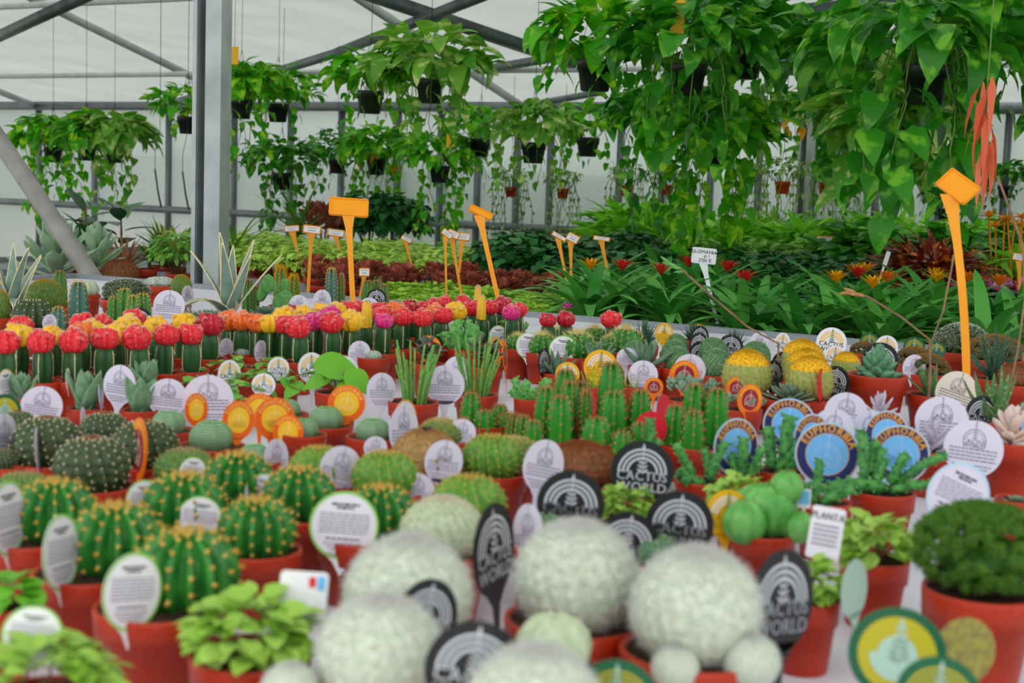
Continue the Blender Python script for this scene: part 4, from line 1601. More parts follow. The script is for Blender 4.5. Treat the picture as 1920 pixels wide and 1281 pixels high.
def stock():
    n = 36; a = np.arange(n) * 2 * PI / n
    sec = .0062 + .0072 * (np.abs(np.cos(1.5 * a))) ** 1.6
    zz = np.array([0, .012, .028, .040, .043]); sc = np.array([.8, 1, 1.02, .9, .5])
    V = np.stack([sec[None] * np.cos(a) * sc[:, None], sec[None] * np.sin(a) * sc[:, None], np.repeat(zz[:, None], n, 1)], -1).reshape(-1, 3)
    e = MB()
    for k in range(3):
        q = k * 2 * PI / 3
        e.tpl(tube([(.0134 * c * math.cos(q), .0134 * c * math.sin(q), z) for z, c in zip(zz[:4], sc[:4])], .0006, 5))
        for z in (.008, .017, .026, .035):
            P = np.array([[.0135 * math.cos(q), .0135 * math.sin(q), z]]); tufts(e, P, P * [1, 1, 0], 4, .003, .0004, .8)
    return MB().add(V, grid_q(5, n, True)).mesh('stock', M_STOCK), e.mesh('rib_edges', M_CREAM)


def scion(v):
    r = np.random.default_rng(v + 3)
    g = Globe(.78, 9, .22, 5, ph0=-1.1, nv=20, dimple=.03)
    b = MB().tpl(g.body()); s = MB()
    P, N, t = g.areoles(.2, .98, True); tufts(s, P, N, 4, .05, .006, 1.2)
    for k in range(8 + 5 * v):
        a = r.uniform(0, 2 * PI); tt = np.array([r.uniform(.45, .95)])
        p = g.P(np.array([a]), tt)[0]; w = r.uniform(.13, .24)
        gg = Globe(.85, 7, .2, 4, ph0=-1.2, nv=10, nu=28)
        V, Q, T = gg.body(); b.add(V * w + p - [0, 0, w * .35], Q)
        P2, N2, _ = gg.areoles(.3, .95); tufts(s, P2 * w + p - [0, 0, w * .35], N2, 3, .035, .005, 1.2)
    return b, s


def buds():
    b = MB()
    for k in range(9):
        a = k * 2.4; r = .07 * math.sqrt(k)
        for q in range(6):
            b.inst(SPIKE, align([[math.cos(q) * .7 + math.cos(a) * .5, math.sin(q) * .7 + math.sin(a) * .5, 1]], .11, .03), [[r * math.cos(a), r * math.sin(a), .68]])
    return b.mesh('flower_buds', M_BUD)


SB = [scion(v) for v in range(3)]
ST, STE = stock()
GR = [  # px, py of the cap's middle, width, colour, buds
    (10, 640, 50, 'red', 0), (78, 640, 48, 'red', 0), (137, 639, 50, 'red', 0), (198, 634, 47, 'red', 0), (259, 633, 50, 'red', 0), (313, 628, 44, 'red', 0), (357, 626, 44, 'red', 0), (393, 607, 48, 'crimson', 1),
    (34, 628, 50, 'yellow', 0), (96, 629, 42, 'yellow', 0), (152, 623, 46, 'orange', 0), (174, 617, 40, 'yellow', 0), (215, 626, 46, 'yellow', 0), (239, 613, 50, 'yellow', 0), (292, 615, 48, 'yellow', 0), (347, 605, 44, 'yellow', 0),
    (40, 610, 44, 'red', 0), (152, 606, 42, 'red', 0), (192, 606, 36, 'red', 0), (249, 597, 42, 'red', 0), (430, 600, 44, 'orange', 0), (456, 602, 40, 'orange', 0),
    (484, 605, 40, 'orange', 0), (506, 606, 40, 'yellow', 0), (534, 595, 44, 'yellow', 0), (535, 608, 40, 'red', 0), (560, 613, 44, 'red', 0), (590, 602, 42, 'magenta', 0), (622, 605, 42, 'red', 1), (620, 589, 36, 'magenta', 0),
    (605, 583, 34, 'yellow', 0), (632, 582, 34, 'yellow', 0), (654, 580, 36, 'red', 0), (659, 602, 44, 'yellow', 0), (675, 578, 32, 'red', 0), (570, 588, 34, 'yellow', 0), (548, 586, 34, 'crimson', 1),
    (709, 580, 32, 'red', 0), (717, 590, 34, 'red', 0), (720, 601, 32, 'magenta', 0), (740, 580, 34, 'orange', 0), (755, 594, 36, 'red', 0), (768, 577, 36, 'crimson', 1), (791, 577, 30, 'red', 0), (793, 596, 36, 'red', 0),
    (815, 585, 34, 'orange', 0), (814, 571, 28, 'red', 0), (834, 567, 28, 'red', 0), (831, 591, 34, 'red', 0), (853, 583, 40, 'yellow', 0), (868, 566, 28, 'red', 0), (883, 577, 34, 'red', 0), (918, 577, 30, 'red', 0),
    (944, 573, 36, 'crimson', 1), (958, 586, 32, 'magenta', 0), (972, 581, 30, 'red', 0), (1027, 600, 30, 'crimson', 1), (1061, 598, 32, 'crimson', 1), (1145, 598, 36, 'red', 0)]
ZC = .888
info = []
for (px, py, w, c, bd) in GR:
    P, dep = at_z(px, py, ZC); info.append((px, py, w, c, bd, P, dep))
left = [i for i in info if i[0] < 480]
cnt = {}
for i in sorted(info, key=lambda q: q[0]):
    px, py, w, c, bd, P, dep = i
    if px < 480:
        row = 'front' if py > 624 and c == 'red' else ('middle' if py > 604.5 and c in ('yellow', 'orange') and px < 400 else 'rear')
        if px > 400 or c == 'crimson': row = 'right end'
        where = 'left block, %s row' % row if row != 'right end' else 'left block, right end'
    elif px < 690: where, row = 'centre-left clump', 'c'
    elif px < 1000: where, row = 'centre clump', 'd'
    else: where, row = 'right-hand few', 'e'
    cnt.setdefault((where, c), []).append(i)
for (where, c), L in cnt.items():
    for n, (px, py, w, c, bd, P, dep) in enumerate(L):
        pos = ('%s %s from the left, %s' % (ORD[n + 1], c, where)) if len(L) > 1 else 'only %s one, %s' % (c, where)
        t = thing('grafted_cactus', '%s-capped grafted cactus, %s' % (c, pos), 'cactus', (P[0], P[1], BZ), U(0, 6.28), 'grafted cacti')
        zs = potparts(t, .0265, .048)
        wm = 1.12 * w / (FPX / dep)
        f = (ZC - wm * .36 - BZ - zs + .004) / .043
        o = part('stock', ST, t, (0, 0, zs - .003), (0, 0, U(0, 2)), (1.05, 1.05, f)); part('rib_edges', STE, o)
        v = n % 3

        def mk(v=v, c=c): return SB[v][0].mesh('cap', SCI[c])
        o = part('cap', cm(('cap', v, c), mk), t, (0, 0, ZC - BZ - wm * .40), (U(-.1, .1), U(-.1, .1), U(0, 6)), wm)
        part('spines', cm(('caps', v), lambda v=v: SB[v][1].mesh('spines', M_WSP)), o)
        if bd: part('flower_buds', cm('buds', buds), o)
        if px == 1061:
            fb = MB(); star(fb, .0, 14, .55, .14, 0, (.3, 1.3))
            part('flower', fb.mesh('flower', leafm('magenta_petal', '#d8189a', '#e83ab0')), o, (.05, 0, .95))

# yellow finger-shaped grafts
M_PEA = plain('yellow_finger_skin', '#f5c314', '#f0b00c', 12, .5)
for (px, yt, yb, w, where) in [(687, 562, 612, 21, 'beside the tall yellow stake'), (895, 534, 585, 15, 'rear one of the pair at the right'), (902, 551, 597, 18, 'front one of the pair at the right')]:
    zc = .875
    P, dep = at_z(px, yb, zc); s = FPX / dep
    t = thing('grafted_cactus', 'yellow finger-shaped grafted cactus, ' + where, 'cactus', (P[0], P[1], BZ), U(0, 6), 'yellow finger grafts')
    zs = potparts(t, .0265, .048)
    o = part('stock', ST, t, (0, 0, zs - .003), (0, 0, .4), (1.05, 1.05, (zc - BZ - zs) / .043 + .06)); part('rib_edges', STE, o)
    b, sp_ = column(w / s, (yb - yt) / s, 10, None, None, sl=.003, k=3, depth=.12, dots=False)
    o = part('cap', b.mesh('cap', M_PEA), t, (0, 0, zc - BZ - .002)); part('spines', sp_.mesh('spines', M_CREAM), o)

# clusters of ribbed green columns --------------------------------------
def columns(px, ysoil, potw, label, sts, h=.05, bz=BZ, **kw):
    zs = bz + h * SK
    P, dep = at_z(px, ysoil, zs); s = FPX / dep
    t = thing('column_cactus', label, 'cactus', (P[0], P[1], bz), 0)
    potparts(t, potw / s / 2, h)
    for (cx, yt, w, dy) in sts:
        d2 = dep + dy
        z = at_d(cx, yt, d2)[2] - zs
        x = at_d(cx, yt, d2)
        wq = max(.004, round(w / FPX * d2, 3))
        stem_at(t, wq, max(.015, z), (x[0] - P[0], x[1] - P[1], h * .86), **kw)
    return t


columns(1035, 822, 150, 'cluster of bright green ribbed columns, left one of three', [(1026, 718, 50, -.005), (1052, 736, 54, -.03), (1070, 709, 46, .02), (1061, 686, 50, .045), (1001, 781, 40, -.035), (982, 772, 34, -.01), (964, 768, 26, .01), (1090, 708, 34, .05), (1100, 724, 30, .01), (884, 730, 40, -.02), (912, 760, 40, -.045), (940, 768, 36, -.02), (868, 776, 22, -.05)][:9])
columns(905, 800, 96, 'low cluster of bright green ribbed columns, left of the taller three', [(884, 730, 42, .005), (910, 762, 42, -.02), (938, 752, 34, .01), (950, 768, 32, -.01), (872, 777, 24, -.03)])
columns(1160, 828, 150, 'cluster of bright green ribbed columns with the tallest stem, middle one of three', [(1148, 673, 56, .035), (1152, 727, 60, 0), (1202, 724, 48, .01), (1120, 776, 60, -.035), (1168, 801, 42, -.045), (1202, 785, 42, -.03)])
columns(1305, 836, 150, 'cluster of bright green ribbed columns beside the blue tag, right one of three', [(1305, 713, 52, .03), (1346, 722, 52, .015), (1268, 753, 48, 0), (1302, 763, 46, -.025)])

# stems of the knobbly finger plants
def fingers(px, ysoil, potw, label, sts, r=.0042, h=.05):
    zs = BZ + h * SK
    P, dep = at_z(px, ysoil, zs); s = FPX / dep
    t = thing('finger_stem_plant', label, 'succulent', (P[0], P[1], BZ), 0)
    potparts(t, potw / s / 2, h)
    for (bx, by, tx, ty, dy, wd) in sts:
        a = at_d(bx, by, dep + dy * .4); c = at_d(tx, ty, dep + dy)
        a[2] = max(a[2], zs - .002); c[2] = max(c[2], zs + .006)
        m = (a + c) / 2 + np.array([0, 0, .004 if abs(tx - bx) > 60 else 0])
        L = np.linalg.norm(c - a)
        b = knobby([a - P - [0, 0, BZ - P[2]], m - P - [0, 0, BZ - P[2]], c - P - [0, 0, BZ - P[2]]], wd / s / 2, 7)
        part('stem', b.mesh('stem', M_FING), t)


FG = 'knobbly green finger-stemmed succulent'
fingers(1655, 925, 122, FG + ' with long side stems before the right blue tags',
        [(1622, 900, 1616, 806, .02, 20), (1632, 890, 1640, 826, .03, 18), (1645, 905, 1660, 858, .0, 16), (1668, 905, 1700, 850, -.01, 18), (1672, 912, 1776, 852, -.005, 16), (1668, 922, 1756, 912, -.02, 18), (1660, 915, 1540, 932, -.02, 24), (1640, 900, 1655, 840, .02, 16)])
fingers(1545, 944, 105, FG + ' in front of the nearest blue tag', [(1528, 935, 1538, 860, -.005, 16), (1518, 940, 1512, 905, 0, 14), (1540, 942, 1600, 915, -.02, 20), (1530, 940, 1505, 925, -.01, 15)])
fingers(1462, 886, 96, FG + ' with one upright thick stem, left of the nearest blue tag', [(1468, 880, 1480, 778, 0, 24), (1448, 880, 1440, 800, .01, 22), (1456, 884, 1498, 835, -.01, 16), (1478, 880, 1500, 862, -.02, 16)])
fingers(1385, 892, 80, FG + ' growing in front of the leftmost blue tag', [(1392, 895, 1394, 820, 0, 18), (1380, 895, 1372, 850, .01, 16), (1400, 898, 1432, 838, .0, 16), (1405, 895, 1425, 868, -.02, 15)])
fingers(1312, 905, 96, FG + ' left of the leftmost blue tag, spreading over its pot', [(1325, 895, 1362, 828, .0, 18), (1335, 895, 1320, 842, .01, 16), (1300, 892, 1266, 832, 0, 16), (1300, 900, 1270, 884, -.01, 20), (1318, 905, 1280, 900, -.02, 18), (1330, 900, 1345, 870, -.015, 15)])
fingers(1222, 856, 60, FG + ' leaning on the red tag behind the flecked dome', [(1224, 850, 1218, 784, 0, 16), (1222, 852, 1238, 826, -.01, 13)])

# rosettes, tongues and other succulents (soil point) ---------------------
for a in [
    ('pachy', 1645, 707, 116, 'plump green rosette succulent in a large clean orange pot', dict(potw=112, h=.075)),
    ('echev', 1480, 752, 120, 'dark grey-green rosette succulent in front of the row of golden cacti', dict(potw=90, zr=.9)),
    ('pebble', 1292, 752, 130, 'grey-green pebble-leaved succulent behind the ribbed columns', dict(potw=90)),
    ('pebble', 1392, 770, 96, 'grey-green pebble-leaved succulent around the smaller orange and maroon tags', dict(potw=76)),
    ('lilacp', 1748, 846, 110, 'lilac plump-fingered succulent behind the big lilac tag', dict(potw=100)),
    ('lilacp', 1650, 786, 90, 'lilac-blue plump succulent between the rear lilac tags', dict(potw=80)),
    ('pinkp', 1895, 832, 125, 'pink-tipped plump rosette in an orange pot at the right edge', dict(potw=100, h=.06)),
    ('tongue', 40, 748, 84, 'grey-green tongue-leaved succulent at the left edge behind the lilac tag', dict(potw=66, zr=1.5)),
    ('tongue', 160, 768, 112, 'large grey-green tongue-leaved succulent left of the upright lilac tag', dict(potw=70, zr=1.6)),
    ('tongue', 262, 772, 104, 'grey-green tongue-leaved succulent left of the big round white tag', dict(potw=70, zr=1.5)),
    ('tongue', 275, 722, 84, 'grey-green tongue-leaved succulent just before the red grafted caps', dict(potw=60, zr=1.4)),
    ('tongue', 395, 722, 60, 'small tongue-leaved succulent hidden behind the big round white tag', dict(potw=56)),
    ('pointed', 1044, 702, 92, 'dark pointed-leaved succulent beside the thin black tag', dict(potw=62, zr=1.25)),
    ('pointed', 1120, 682, 90, 'pointed-leaved succulent below the straw-spined cacti', dict(potw=62, zr=1.2)),
    ('pointed', 1210, 690, 120, 'wide pointed-leaved succulent behind the orange and maroon tag', dict(potw=66, zr=1.1)),
    ('pointed', 1345, 704, 92, 'long pointed-leaved succulent left of the lone golden cactus', dict(potw=62, zr=1.35)),
    ('crassula', 803, 684, 84, 'purple-edged round-leaved succulent under the left orange and maroon tag', dict(potw=62)),
    ('crassula', 912, 690, 96, 'purple-edged round-leaved succulent in an orange pot at the edge of the white tray', dict(potw=62)),
    ('thin', 775, 756, 110, 'clump of thin upright green stems right of the upright lilac tag', dict(potw=96, zr=1.0)),
    ('thin', 893, 742, 100, 'clump of thin upright green stems behind the lilac tag by the columns', dict(potw=84, zr=1.1)),
    ('tooth', 868, 656, 100, 'chunky toothed-stem green succulent behind the white tag near the yellow fingers', dict(potw=60)),
    ('tooth', 994, 750, 84, 'toothed-stem green succulent beside the white tray left of the columns', dict(potw=62)),
    ('tooth', 962, 628, 54, 'small toothed green succulent right of the grafted cacti', dict(potw=46)),
    ('sprig', 1112, 728, 46, 'tiny lime conifer-like succulent left of the tallest column', dict(potw=46)),
    ('sprig', 1186, 728, 46, 'tiny lime conifer-like succulent right of the tallest column', dict(potw=46)),
    ('vine', 405, 738, 118, 'bright green ivy-like plant behind the big round white tag', dict(potw=70)),
    ('vine', 525, 718, 120, 'bright green vine in a pot of dark soil between the emblem tags', dict(potw=76)),
    ('vine', 465, 690, 96, 'bright green trailing plant left of the small flecked cacti', dict(potw=60)),
    ('bigheart', 632, 738, 130, 'plant with one broad glossy heart leaf in an orange pot', dict(potw=84, rz=0)),
    ('apt', 470, 1232, 240, 'pale green leafy succulent in an orange pot, nearest in the bottom left', dict(potw=230, zr=.85)),
    ('apt', 90, 1312, 250, 'pale green leafy succulent in the bottom left corner', dict(potw=220, zr=.8)),
    ('apt', 1172, 972, 110, 'pale green leafy succulent between the black emblem tags', dict(potw=92)),
    ('apt', 1385, 952, 110, 'pale green leafy succulent behind the yellow emblem tag', dict(potw=90)),
    ('apt', 1640, 1052, 150, 'pale green leafy succulent in an orange pot right of the rectangular tag', dict(potw=130)),
    ('apt', 1510, 1125, 140, 'bright leafy succulent behind the leaning black tag at the lower right', dict(potw=130)),
    ('dkround', 10, 1140, 120, 'round-leaved green plant cut by the left edge', dict(potw=110)),
    ('moss', 1838, 1112, 250, 'dense mossy dark green succulent in a big orange pot at the right', dict(potw=215, h=.06, zr=.95)),
    ('globes3', 1432, 1003, 165, 'cluster of smooth bright green globes right of the yellow tag', dict(potw=120, rz=0)),
    ('aloespray', 1862, 712, 130, 'upright spray of thin white-toothed aloe leaves at the right', dict(potw=80, zr=.85)),
    ('aloe', 1862, 792, 180, 'broad spotted aloe behind the black tag at the right', dict(potw=90)),
    ('aloe', 1745, 742, 118, 'small spotted aloe in an orange pot behind the cream tag', dict(potw=90, zr=.95)),
    ('haworthia', 1208, 650, 96, 'spiky dark haworthia left of the yellow tags', dict(potw=54)),
    ('haworthia', 1300, 640, 76, 'spiky dark haworthia between the yellow tags', dict(potw=54)),
    ('haworthia', 1378, 652, 70, 'spiky dark haworthia behind the knobbed cones', dict(potw=54)),
    ('echev', 190, 606, 50, 'small flat rosette before the ribbed green cluster at the left', dict(potw=44, zr=.7)),
    ('semp', 345, 606, 90, 'grey-green rosette clump under the white oval tag', dict(potw=74)),
    ('semp', 390, 604, 86, 'grey-green rosette clump in front of the large steel post', dict(potw=70)),
    ('echev', 498, 594, 84, 'green rosette succulent in front of the paddle cactus', dict(potw=60, zr=.8)),
    ('echev', 588, 588, 56, 'pale rosette succulent before the blue column', dict(potw=46, zr=.6)),
    ('agave', 430, 596, 210, 'pale agave with cream-edged leaves in front of the large steel post', dict(potw=80, rz=.2)),
    ('agave', 20, 590, 190, 'pale agave with cream-edged leaves at the left edge', dict(potw=80, rz=1.2)),
]:
    k, px, y, w, lab, o = a
    put(k, px, y, w, lab, mode='s', **o)

# a second row of succulents in front of the large mossy one
P, dep = at_z(1900, 952, BZ + .044)
put('echev', 1908, 940, 80, 'small succulent in an orange pot at the right edge below the pink rosette', mode='s', potw=84, zr=.6)

# back left: larger cacti ------------------------------------------------
for a in [
    ('golden', 84, 520, 70, 'golden-spined globe cactus behind the dark ribbed one at the left', dict()),
    ('bigdark', 62, 556, 80, 'dark green ribbed globe cactus at the left', dict()),
    ('cream', 24, 540, 44, 'small pale spiny cactus at the left behind the agave leaves', dict()),
    ('golden', 340, 512, 40, 'golden-spined cactus left of the large steel post', dict(zr=1.25)),
    ('golden', 2, 540, 34, 'tall golden-spined cactus cut by the left edge', dict(zr=2.0)),
    ('paleglobe', 166, 522, 40, 'whitish globe cactus behind the blue column at the left', dict()),
    ('fleckmound', 236, 520, 84, 'dark crested cactus under the leaning pipe', dict(zr=.8)),
    ('rust', 225, 488, 70, 'large brown-spined cactus under the rubber plants', dict(bz=B2, h=.08)),
    ('orangeball', 195, 466, 44, 'orange-brown spiny cactus below the rubber plant', dict(bz=B2, h=.1)),
    ('astrow', 300, 515, 60, 'white-edged pale cactus left of the golden one by the post', dict(zr=.6)),
]:
    k, px, y, w, lab, o = a
    put(k, px, y, w, lab, **o)
columns(147, 612, 56, 'single blue-green column cactus with golden ribs at the left', [(147, 524, 40, 0)], mat=M_BLUE, spm=M_YSP, sl=.006)
columns(109, 622, 44, 'short blue-green column cactus beside the taller blue one at the left', [(109, 571, 31, 0)], mat=M_BLUE, spm=M_YSP)
columns(112, 575, 40, 'plain green column cactus behind the blue ones at the left', [(112, 504, 30, 0)], mat=M_COLD)
columns(245, 612, 86, 'cluster of stout green ribbed columns at the foot of the leaning pipe', [(234, 537, 38, 0), (268, 546, 36, 0), (216, 551, 34, .0), (250, 550, 30, -.03)], mat=M_COLD, spm=M_YSP)
columns(622, 590, 50, 'blue-green column cactus right of the paddle cactus', [(622, 499, 26, 0)], mat=M_BLUE, spm=M_YSP)
columns(641, 588, 36, 'thin dark column cactus touching the blue one', [(641, 509, 14, 0)], mat=M_COLD, spm=M_TAN)
columns(700, 585, 66, 'cluster of green ribbed columns right of the tall yellow stake', [(690, 523, 26, 0), (706, 522, 26, .02), (720, 530, 22, 0)], mat=M_COLD)
columns(528, 575, 50, 'golden-spined column cactus behind the paddle cactus', [(526, 498, 26, 0)], mat=M_COLD, spm=M_YHAIR, k=9, sl=.01)
columns(550, 582, 46, 'shorter golden-spined column cactus right of the paddle cactus', [(551, 514, 26, 0)], mat=M_COLD, spm=M_YHAIR, k=9, sl=.01)
columns(470, 585, 40, 'green column cactus right of the large steel post', [(465, 520, 22, 0), (478, 532, 18, 0)], mat=M_COLD)

# paddle cactus
P, dep = at_z(515, 592, BZ + .044); s = FPX / dep
t = thing('paddle_cactus', 'green paddle cactus with flat oval pads', 'cactus', (P[0], P[1], BZ), 0)
potparts(t, 30 / s, .05)
M_PAD = plain('pad_skin', '#4f8f44', '#6aa855', 6, .5)
pd = cm('pad', lambda: MB().tpl(fat(1, .8, .16, 8, 12, 0, 'round')).mesh('pad', M_PAD))
for (cx, cy, w, h, dy) in ((522, 568, 36, 44, -.02), (541, 562, 32, 40, .0), (503, 532, 24, 38, 0), (530, 537, 18, 34, .01), (517, 540, 9, 30, 0), (487, 545, 20, 44, .01)):
    Q = at_d(cx, cy + h / 2, dep + dy) - P
    part('pad', pd, t, (Q[0], Q[1], P[2] + Q[2] - BZ), (PI / 2, U(-.3, .3), 0), (w / s / .8, h / s, h / s))

# beds of shrubs behind ---------------------------------------------------
def bed(kind, pxa, pxb, v0, v1, rows, gap, w, zr, bz, label, group, nv=2, h=.07, potr=.05, cat=None, jit=.2, potmat=None):
    n = 0
    for r in range(rows):
        v = v0 + (v1 - v0) * (r / max(1, rows - 1))
        ua = at_v(pxa, 500, v)[0].dot(UD); ub = at_v(pxb, 500, v)[0].dot(UD)
        k = max(1, int(round((ub - ua) / gap)))
        for i in range(k):
            u = ua + (i + .5 + .3 * (r % 2) + U(-jit, jit)) * (ub - ua) / k
            P = uv(u, v + U(-.04, .04), bz)
            nm = NM.get(kind, kind)
            t = thing(nm, label, cat or 'plant', P, U(0, 6.28), group)
            potparts(t, potr, h, potmat)
            q = w * U(.9, 1.1)
            plant_parts(t, kind, n % nv, (q, q, q * zr * U(.92, 1.08)), h * .85)
            n += 1


bed('limebush', 728, 1100, 3.52, 4.2, 5, .15, .22, .62, B2, 'low lime-green ground cover plant in the lime bed behind the grafted cacti', 'lime ground cover bed', potr=.06, h=.05)
bed('redbush', 560, 1060, 4.38, 4.72, 2, .14, .17, .62, B2, 'bronze-red leafy plant in the red bed behind the lime bed', 'bronze-red foliage bed', h=.06)
bed('ficus', 455, 860, 5.05, 5.9, 3, .27, .34, .62, B3, 'pale green ficus shrub in the light bed left of the centre', 'pale ficus bed', h=.08, potr=.06)
bed('ivybush', 905, 1500, 5.05, 5.9, 3, .30, .38, .75, B3, 'dark glossy foliage shrub in the dark bed behind the bromeliads', 'dark foliage bed', h=.09, potr=.06)
bed('ivybush', 1530, 1625, 5.0, 5.4, 2, .3, .36, .75, B3, 'dark glossy foliage shrub between the right post and the crotons', 'dark shrubs right of the post', h=.09, potr=.06)
bed('croton', 1635, 1800, 5.05, 5.6, 3, .24, .36, .85, B3, 'croton with dark red and orange leaves in the red bed at the right', 'croton bed', h=.10, potr=.06)
for i, (px, v, lab) in enumerate(((1815, 5.0, 'azalea with pink and red flowers behind the tall yellow stake'), (1868, 4.96, 'azalea with pink and red flowers, second from the right edge'), (1915, 5.02, 'azalea with pink and red flowers at the right edge'))):
    P, _ = at_v(px, 520, v); P[2] = B3
    t = thing('azalea', lab, 'plant', P, U(0, 6)); potparts(t, .055, .09); plant_parts(t, 'azalea', i, (.28, .28, .28), .08)
for i, (px, v, lab) in enumerate(((1885, 5.7, 'plant with orange lily-like flowers near the right edge'), (1925, 5.6, 'plant with orange lily-like flowers cut by the right edge'))):
    P, _ = at_v(px, 480, v); P[2] = B3
    t = thing('orange_lily', lab, 'plant', P, U(0, 6)); potparts(t, .055, .09); plant_parts(t, 'lily', i, (.36, .36, .42), .08)
bed('fern', 1130, 1920, 7.0, 8.3, 3, .42, .55, .75, B4, 'bright feathery green plant on the far bench under the hanging pots', 'bright foliage on the far bench', h=.10, potr=.07)
bed('greenbush', 1560, 1960, 6.0, 6.4, 2, .3, .42, .9, B3, 'leafy green plant behind the crotons at the right', 'leafy plants behind the crotons', h=.10, potr=.07)
bed('ficusg', 1200, 1560, 6.1, 6.4, 2, .34, .42, .7, B3, 'bright green shrub behind the dark bed', 'bright shrubs behind the dark bed', h=.08, potr=.06)

# bromeliads: four rows, the flowering ones named one by one
fl = [(1105, 3.62, 'y'), (1165, 3.66, 'r'), (1237, 3.60, 'r'), (1288, 4.1, 'r'), (1325, 4.3, 'y'), (1362, 3.95, 'r'), (1395, 3.50, 'r'), (1566, 3.75, 'y'), (1602, 4.2, 'y'), (1621, 4.35, 'y'), (1635, 3.62, 'y'), (1750, 4.25, 'y'), (1756, 4.0, 'y'), (1812, 4.15, 'o'), (1872, 4.1, 'o'), (1606, 4.05, 'r'), (1662, 3.9, 'o')]
FN = {'y': 'yellow', 'r': 'red', 'o': 'orange'}
num = {}
for (px, v, c) in sorted(fl):
    num[c] = num.get(c, 0) + 1
    P, _ = at_v(px, 560, v); P[2] = B2
    t = thing('bromeliad', 'bromeliad with a %s star flower, %s %s one from the left on the grey bench' % (FN[c], ORD[num[c]], FN[c]), 'plant', P, U(0, 6), 'flowering bromeliads')
    potparts(t, .05, .08)
    plant_parts(t, 'brom' + c, 0, (.34, .34, .36), .07)
bed('brom', 1060, 1925, 3.55, 4.6, 4, .21, .36, 1.0, B2, 'bromeliad with arching plain green leaves, among the rows on the grey bench', 'plain green bromeliads', nv=3, h=.08, potr=.05)

# left: foliage plants along the wall and on the grey bench
def big(kind, px, ysoil, bz, w, zr, label, h=.1, potr=.06, v=0, mat=None):
    P, dep = at_z(px, ysoil, bz + h * SK)
    t = thing(NM.get(kind, 'succulent'), label, 'plant', (P[0], P[1], bz), U(0, 6))
    potparts(t, potr, h, mat)
    plant_parts(t, kind, v, (w, w, w * zr), h * .85)


big('kal', 108, 522, B2, .36, 1.0, 'large grey-green rosette plant left of the leaning pipe', potr=.08)
big('kal', 180, 505, B2, .30, 1.0, 'grey-green rosette plant partly behind the leaning pipe', potr=.07, v=1)
big('rubber', 160, 498, B3, .30, 1.0, 'rubber plant with dark glossy leaves behind the leaning pipe')
big('rubber', 225, 500, B3, .30, 1.05, 'rubber plant with dark glossy leaves right of the leaning pipe', v=1)
big('dracr', 235, 506, B3, .34, .8, 'spiky reddish dracaena right of the leaning pipe')
big('drac', 280, 506, B3, .28, .8, 'green dracaena in an orange pot behind the crested cactus')
big('cord', 325, 503, B3, .40, .9, 'tall yellow-edged cordyline left of the large steel post')
big('drac', 302, 500, B3, .34, 1.0, 'thin-leaved green dracaena beside the cordyline', v=1)
big('ficusg', 335, 515, B3, .26, .9, 'bright green ficus bush left of the large steel post', potr=.06)
big('palm', 440, 500, B3, .42, .9, 'spiky palm-like plant right of the large steel post')
big('palm', 560, 470, B4, .6, .9, 'dark palm behind the small white price cards', v=1)
big('cord', 415, 495, B3, .3, .9, 'cordyline half hidden by the large steel post', v=1)
big('ivybush', 730, 470, B4, .55, .9, 'dark green shrub behind the tall left yellow stake')
big('ivybush', 690, 468, B4, .5, 1.0, 'dark leafy shrub before the back wall', v=1)
big('redbush', 605, 468, B4, .4, .8, 'reddish shrub behind the small price cards')
# ------------------------------------------------------------------ hanging baskets (real size, origin at the pot's base)
def crown(mat, v, L, n, rad, droop=1.0):
    b = leafball(n, L, L * .78, 'heart', rad, .06, .62, pit=(-1.0 * droop, .6), bend=.8, upper=-.25)
    return b.mesh('leaves', mat)


def vines(mat, v, length, L, n, spread):
    b, s = MB(), MB()
    tp = [leaf(L * q, L * .78 * q, 5, .2, .7, 'heart', L * .3) for q in (.75, 1.0)]
    for k in range(n):
        a = 2 * PI * (k + U(-.3, .3)) / n
        r0 = .06; o = U(.3, 1) * spread; ln = length * U(.45, 1)
        pts = [(r0 * math.cos(a), r0 * math.sin(a), .0), ((r0 + o * .7) * math.cos(a), (r0 + o * .7) * math.sin(a), .05)]
        m = max(3, int(ln / .05)); p = np.array([(r0 + o) * math.cos(a), (r0 + o) * math.sin(a), -.01])
        for i in range(m):
            pts.append(tuple(p)); p = p + np.array([rng.normal(0, .012), rng.normal(0, .012), -ln / m])
            b.inst(tp[i % 2], R3(a + (PI * .5 if i % 2 else -PI * .5) - PI / 2 + U(-.8, .8), U(-1.3, -.2), U(-.4, .4)), [pts[-1]])
        s.tpl(tube(pts, .0022, 4))
    return b.mesh('vine_leaves', mat), s.mesh('vine_stems', M_STEM)


def hook_frame():
    b = MB()
    for k in range(3):
        a = k * 2 * PI / 3; b.tpl(tube([(.97 * math.cos(a), .97 * math.sin(a), 0), (.03 * math.cos(a), .03 * math.sin(a), 4.2)], .018, 4))
    return b.mesh('hanger', M_WIRE)


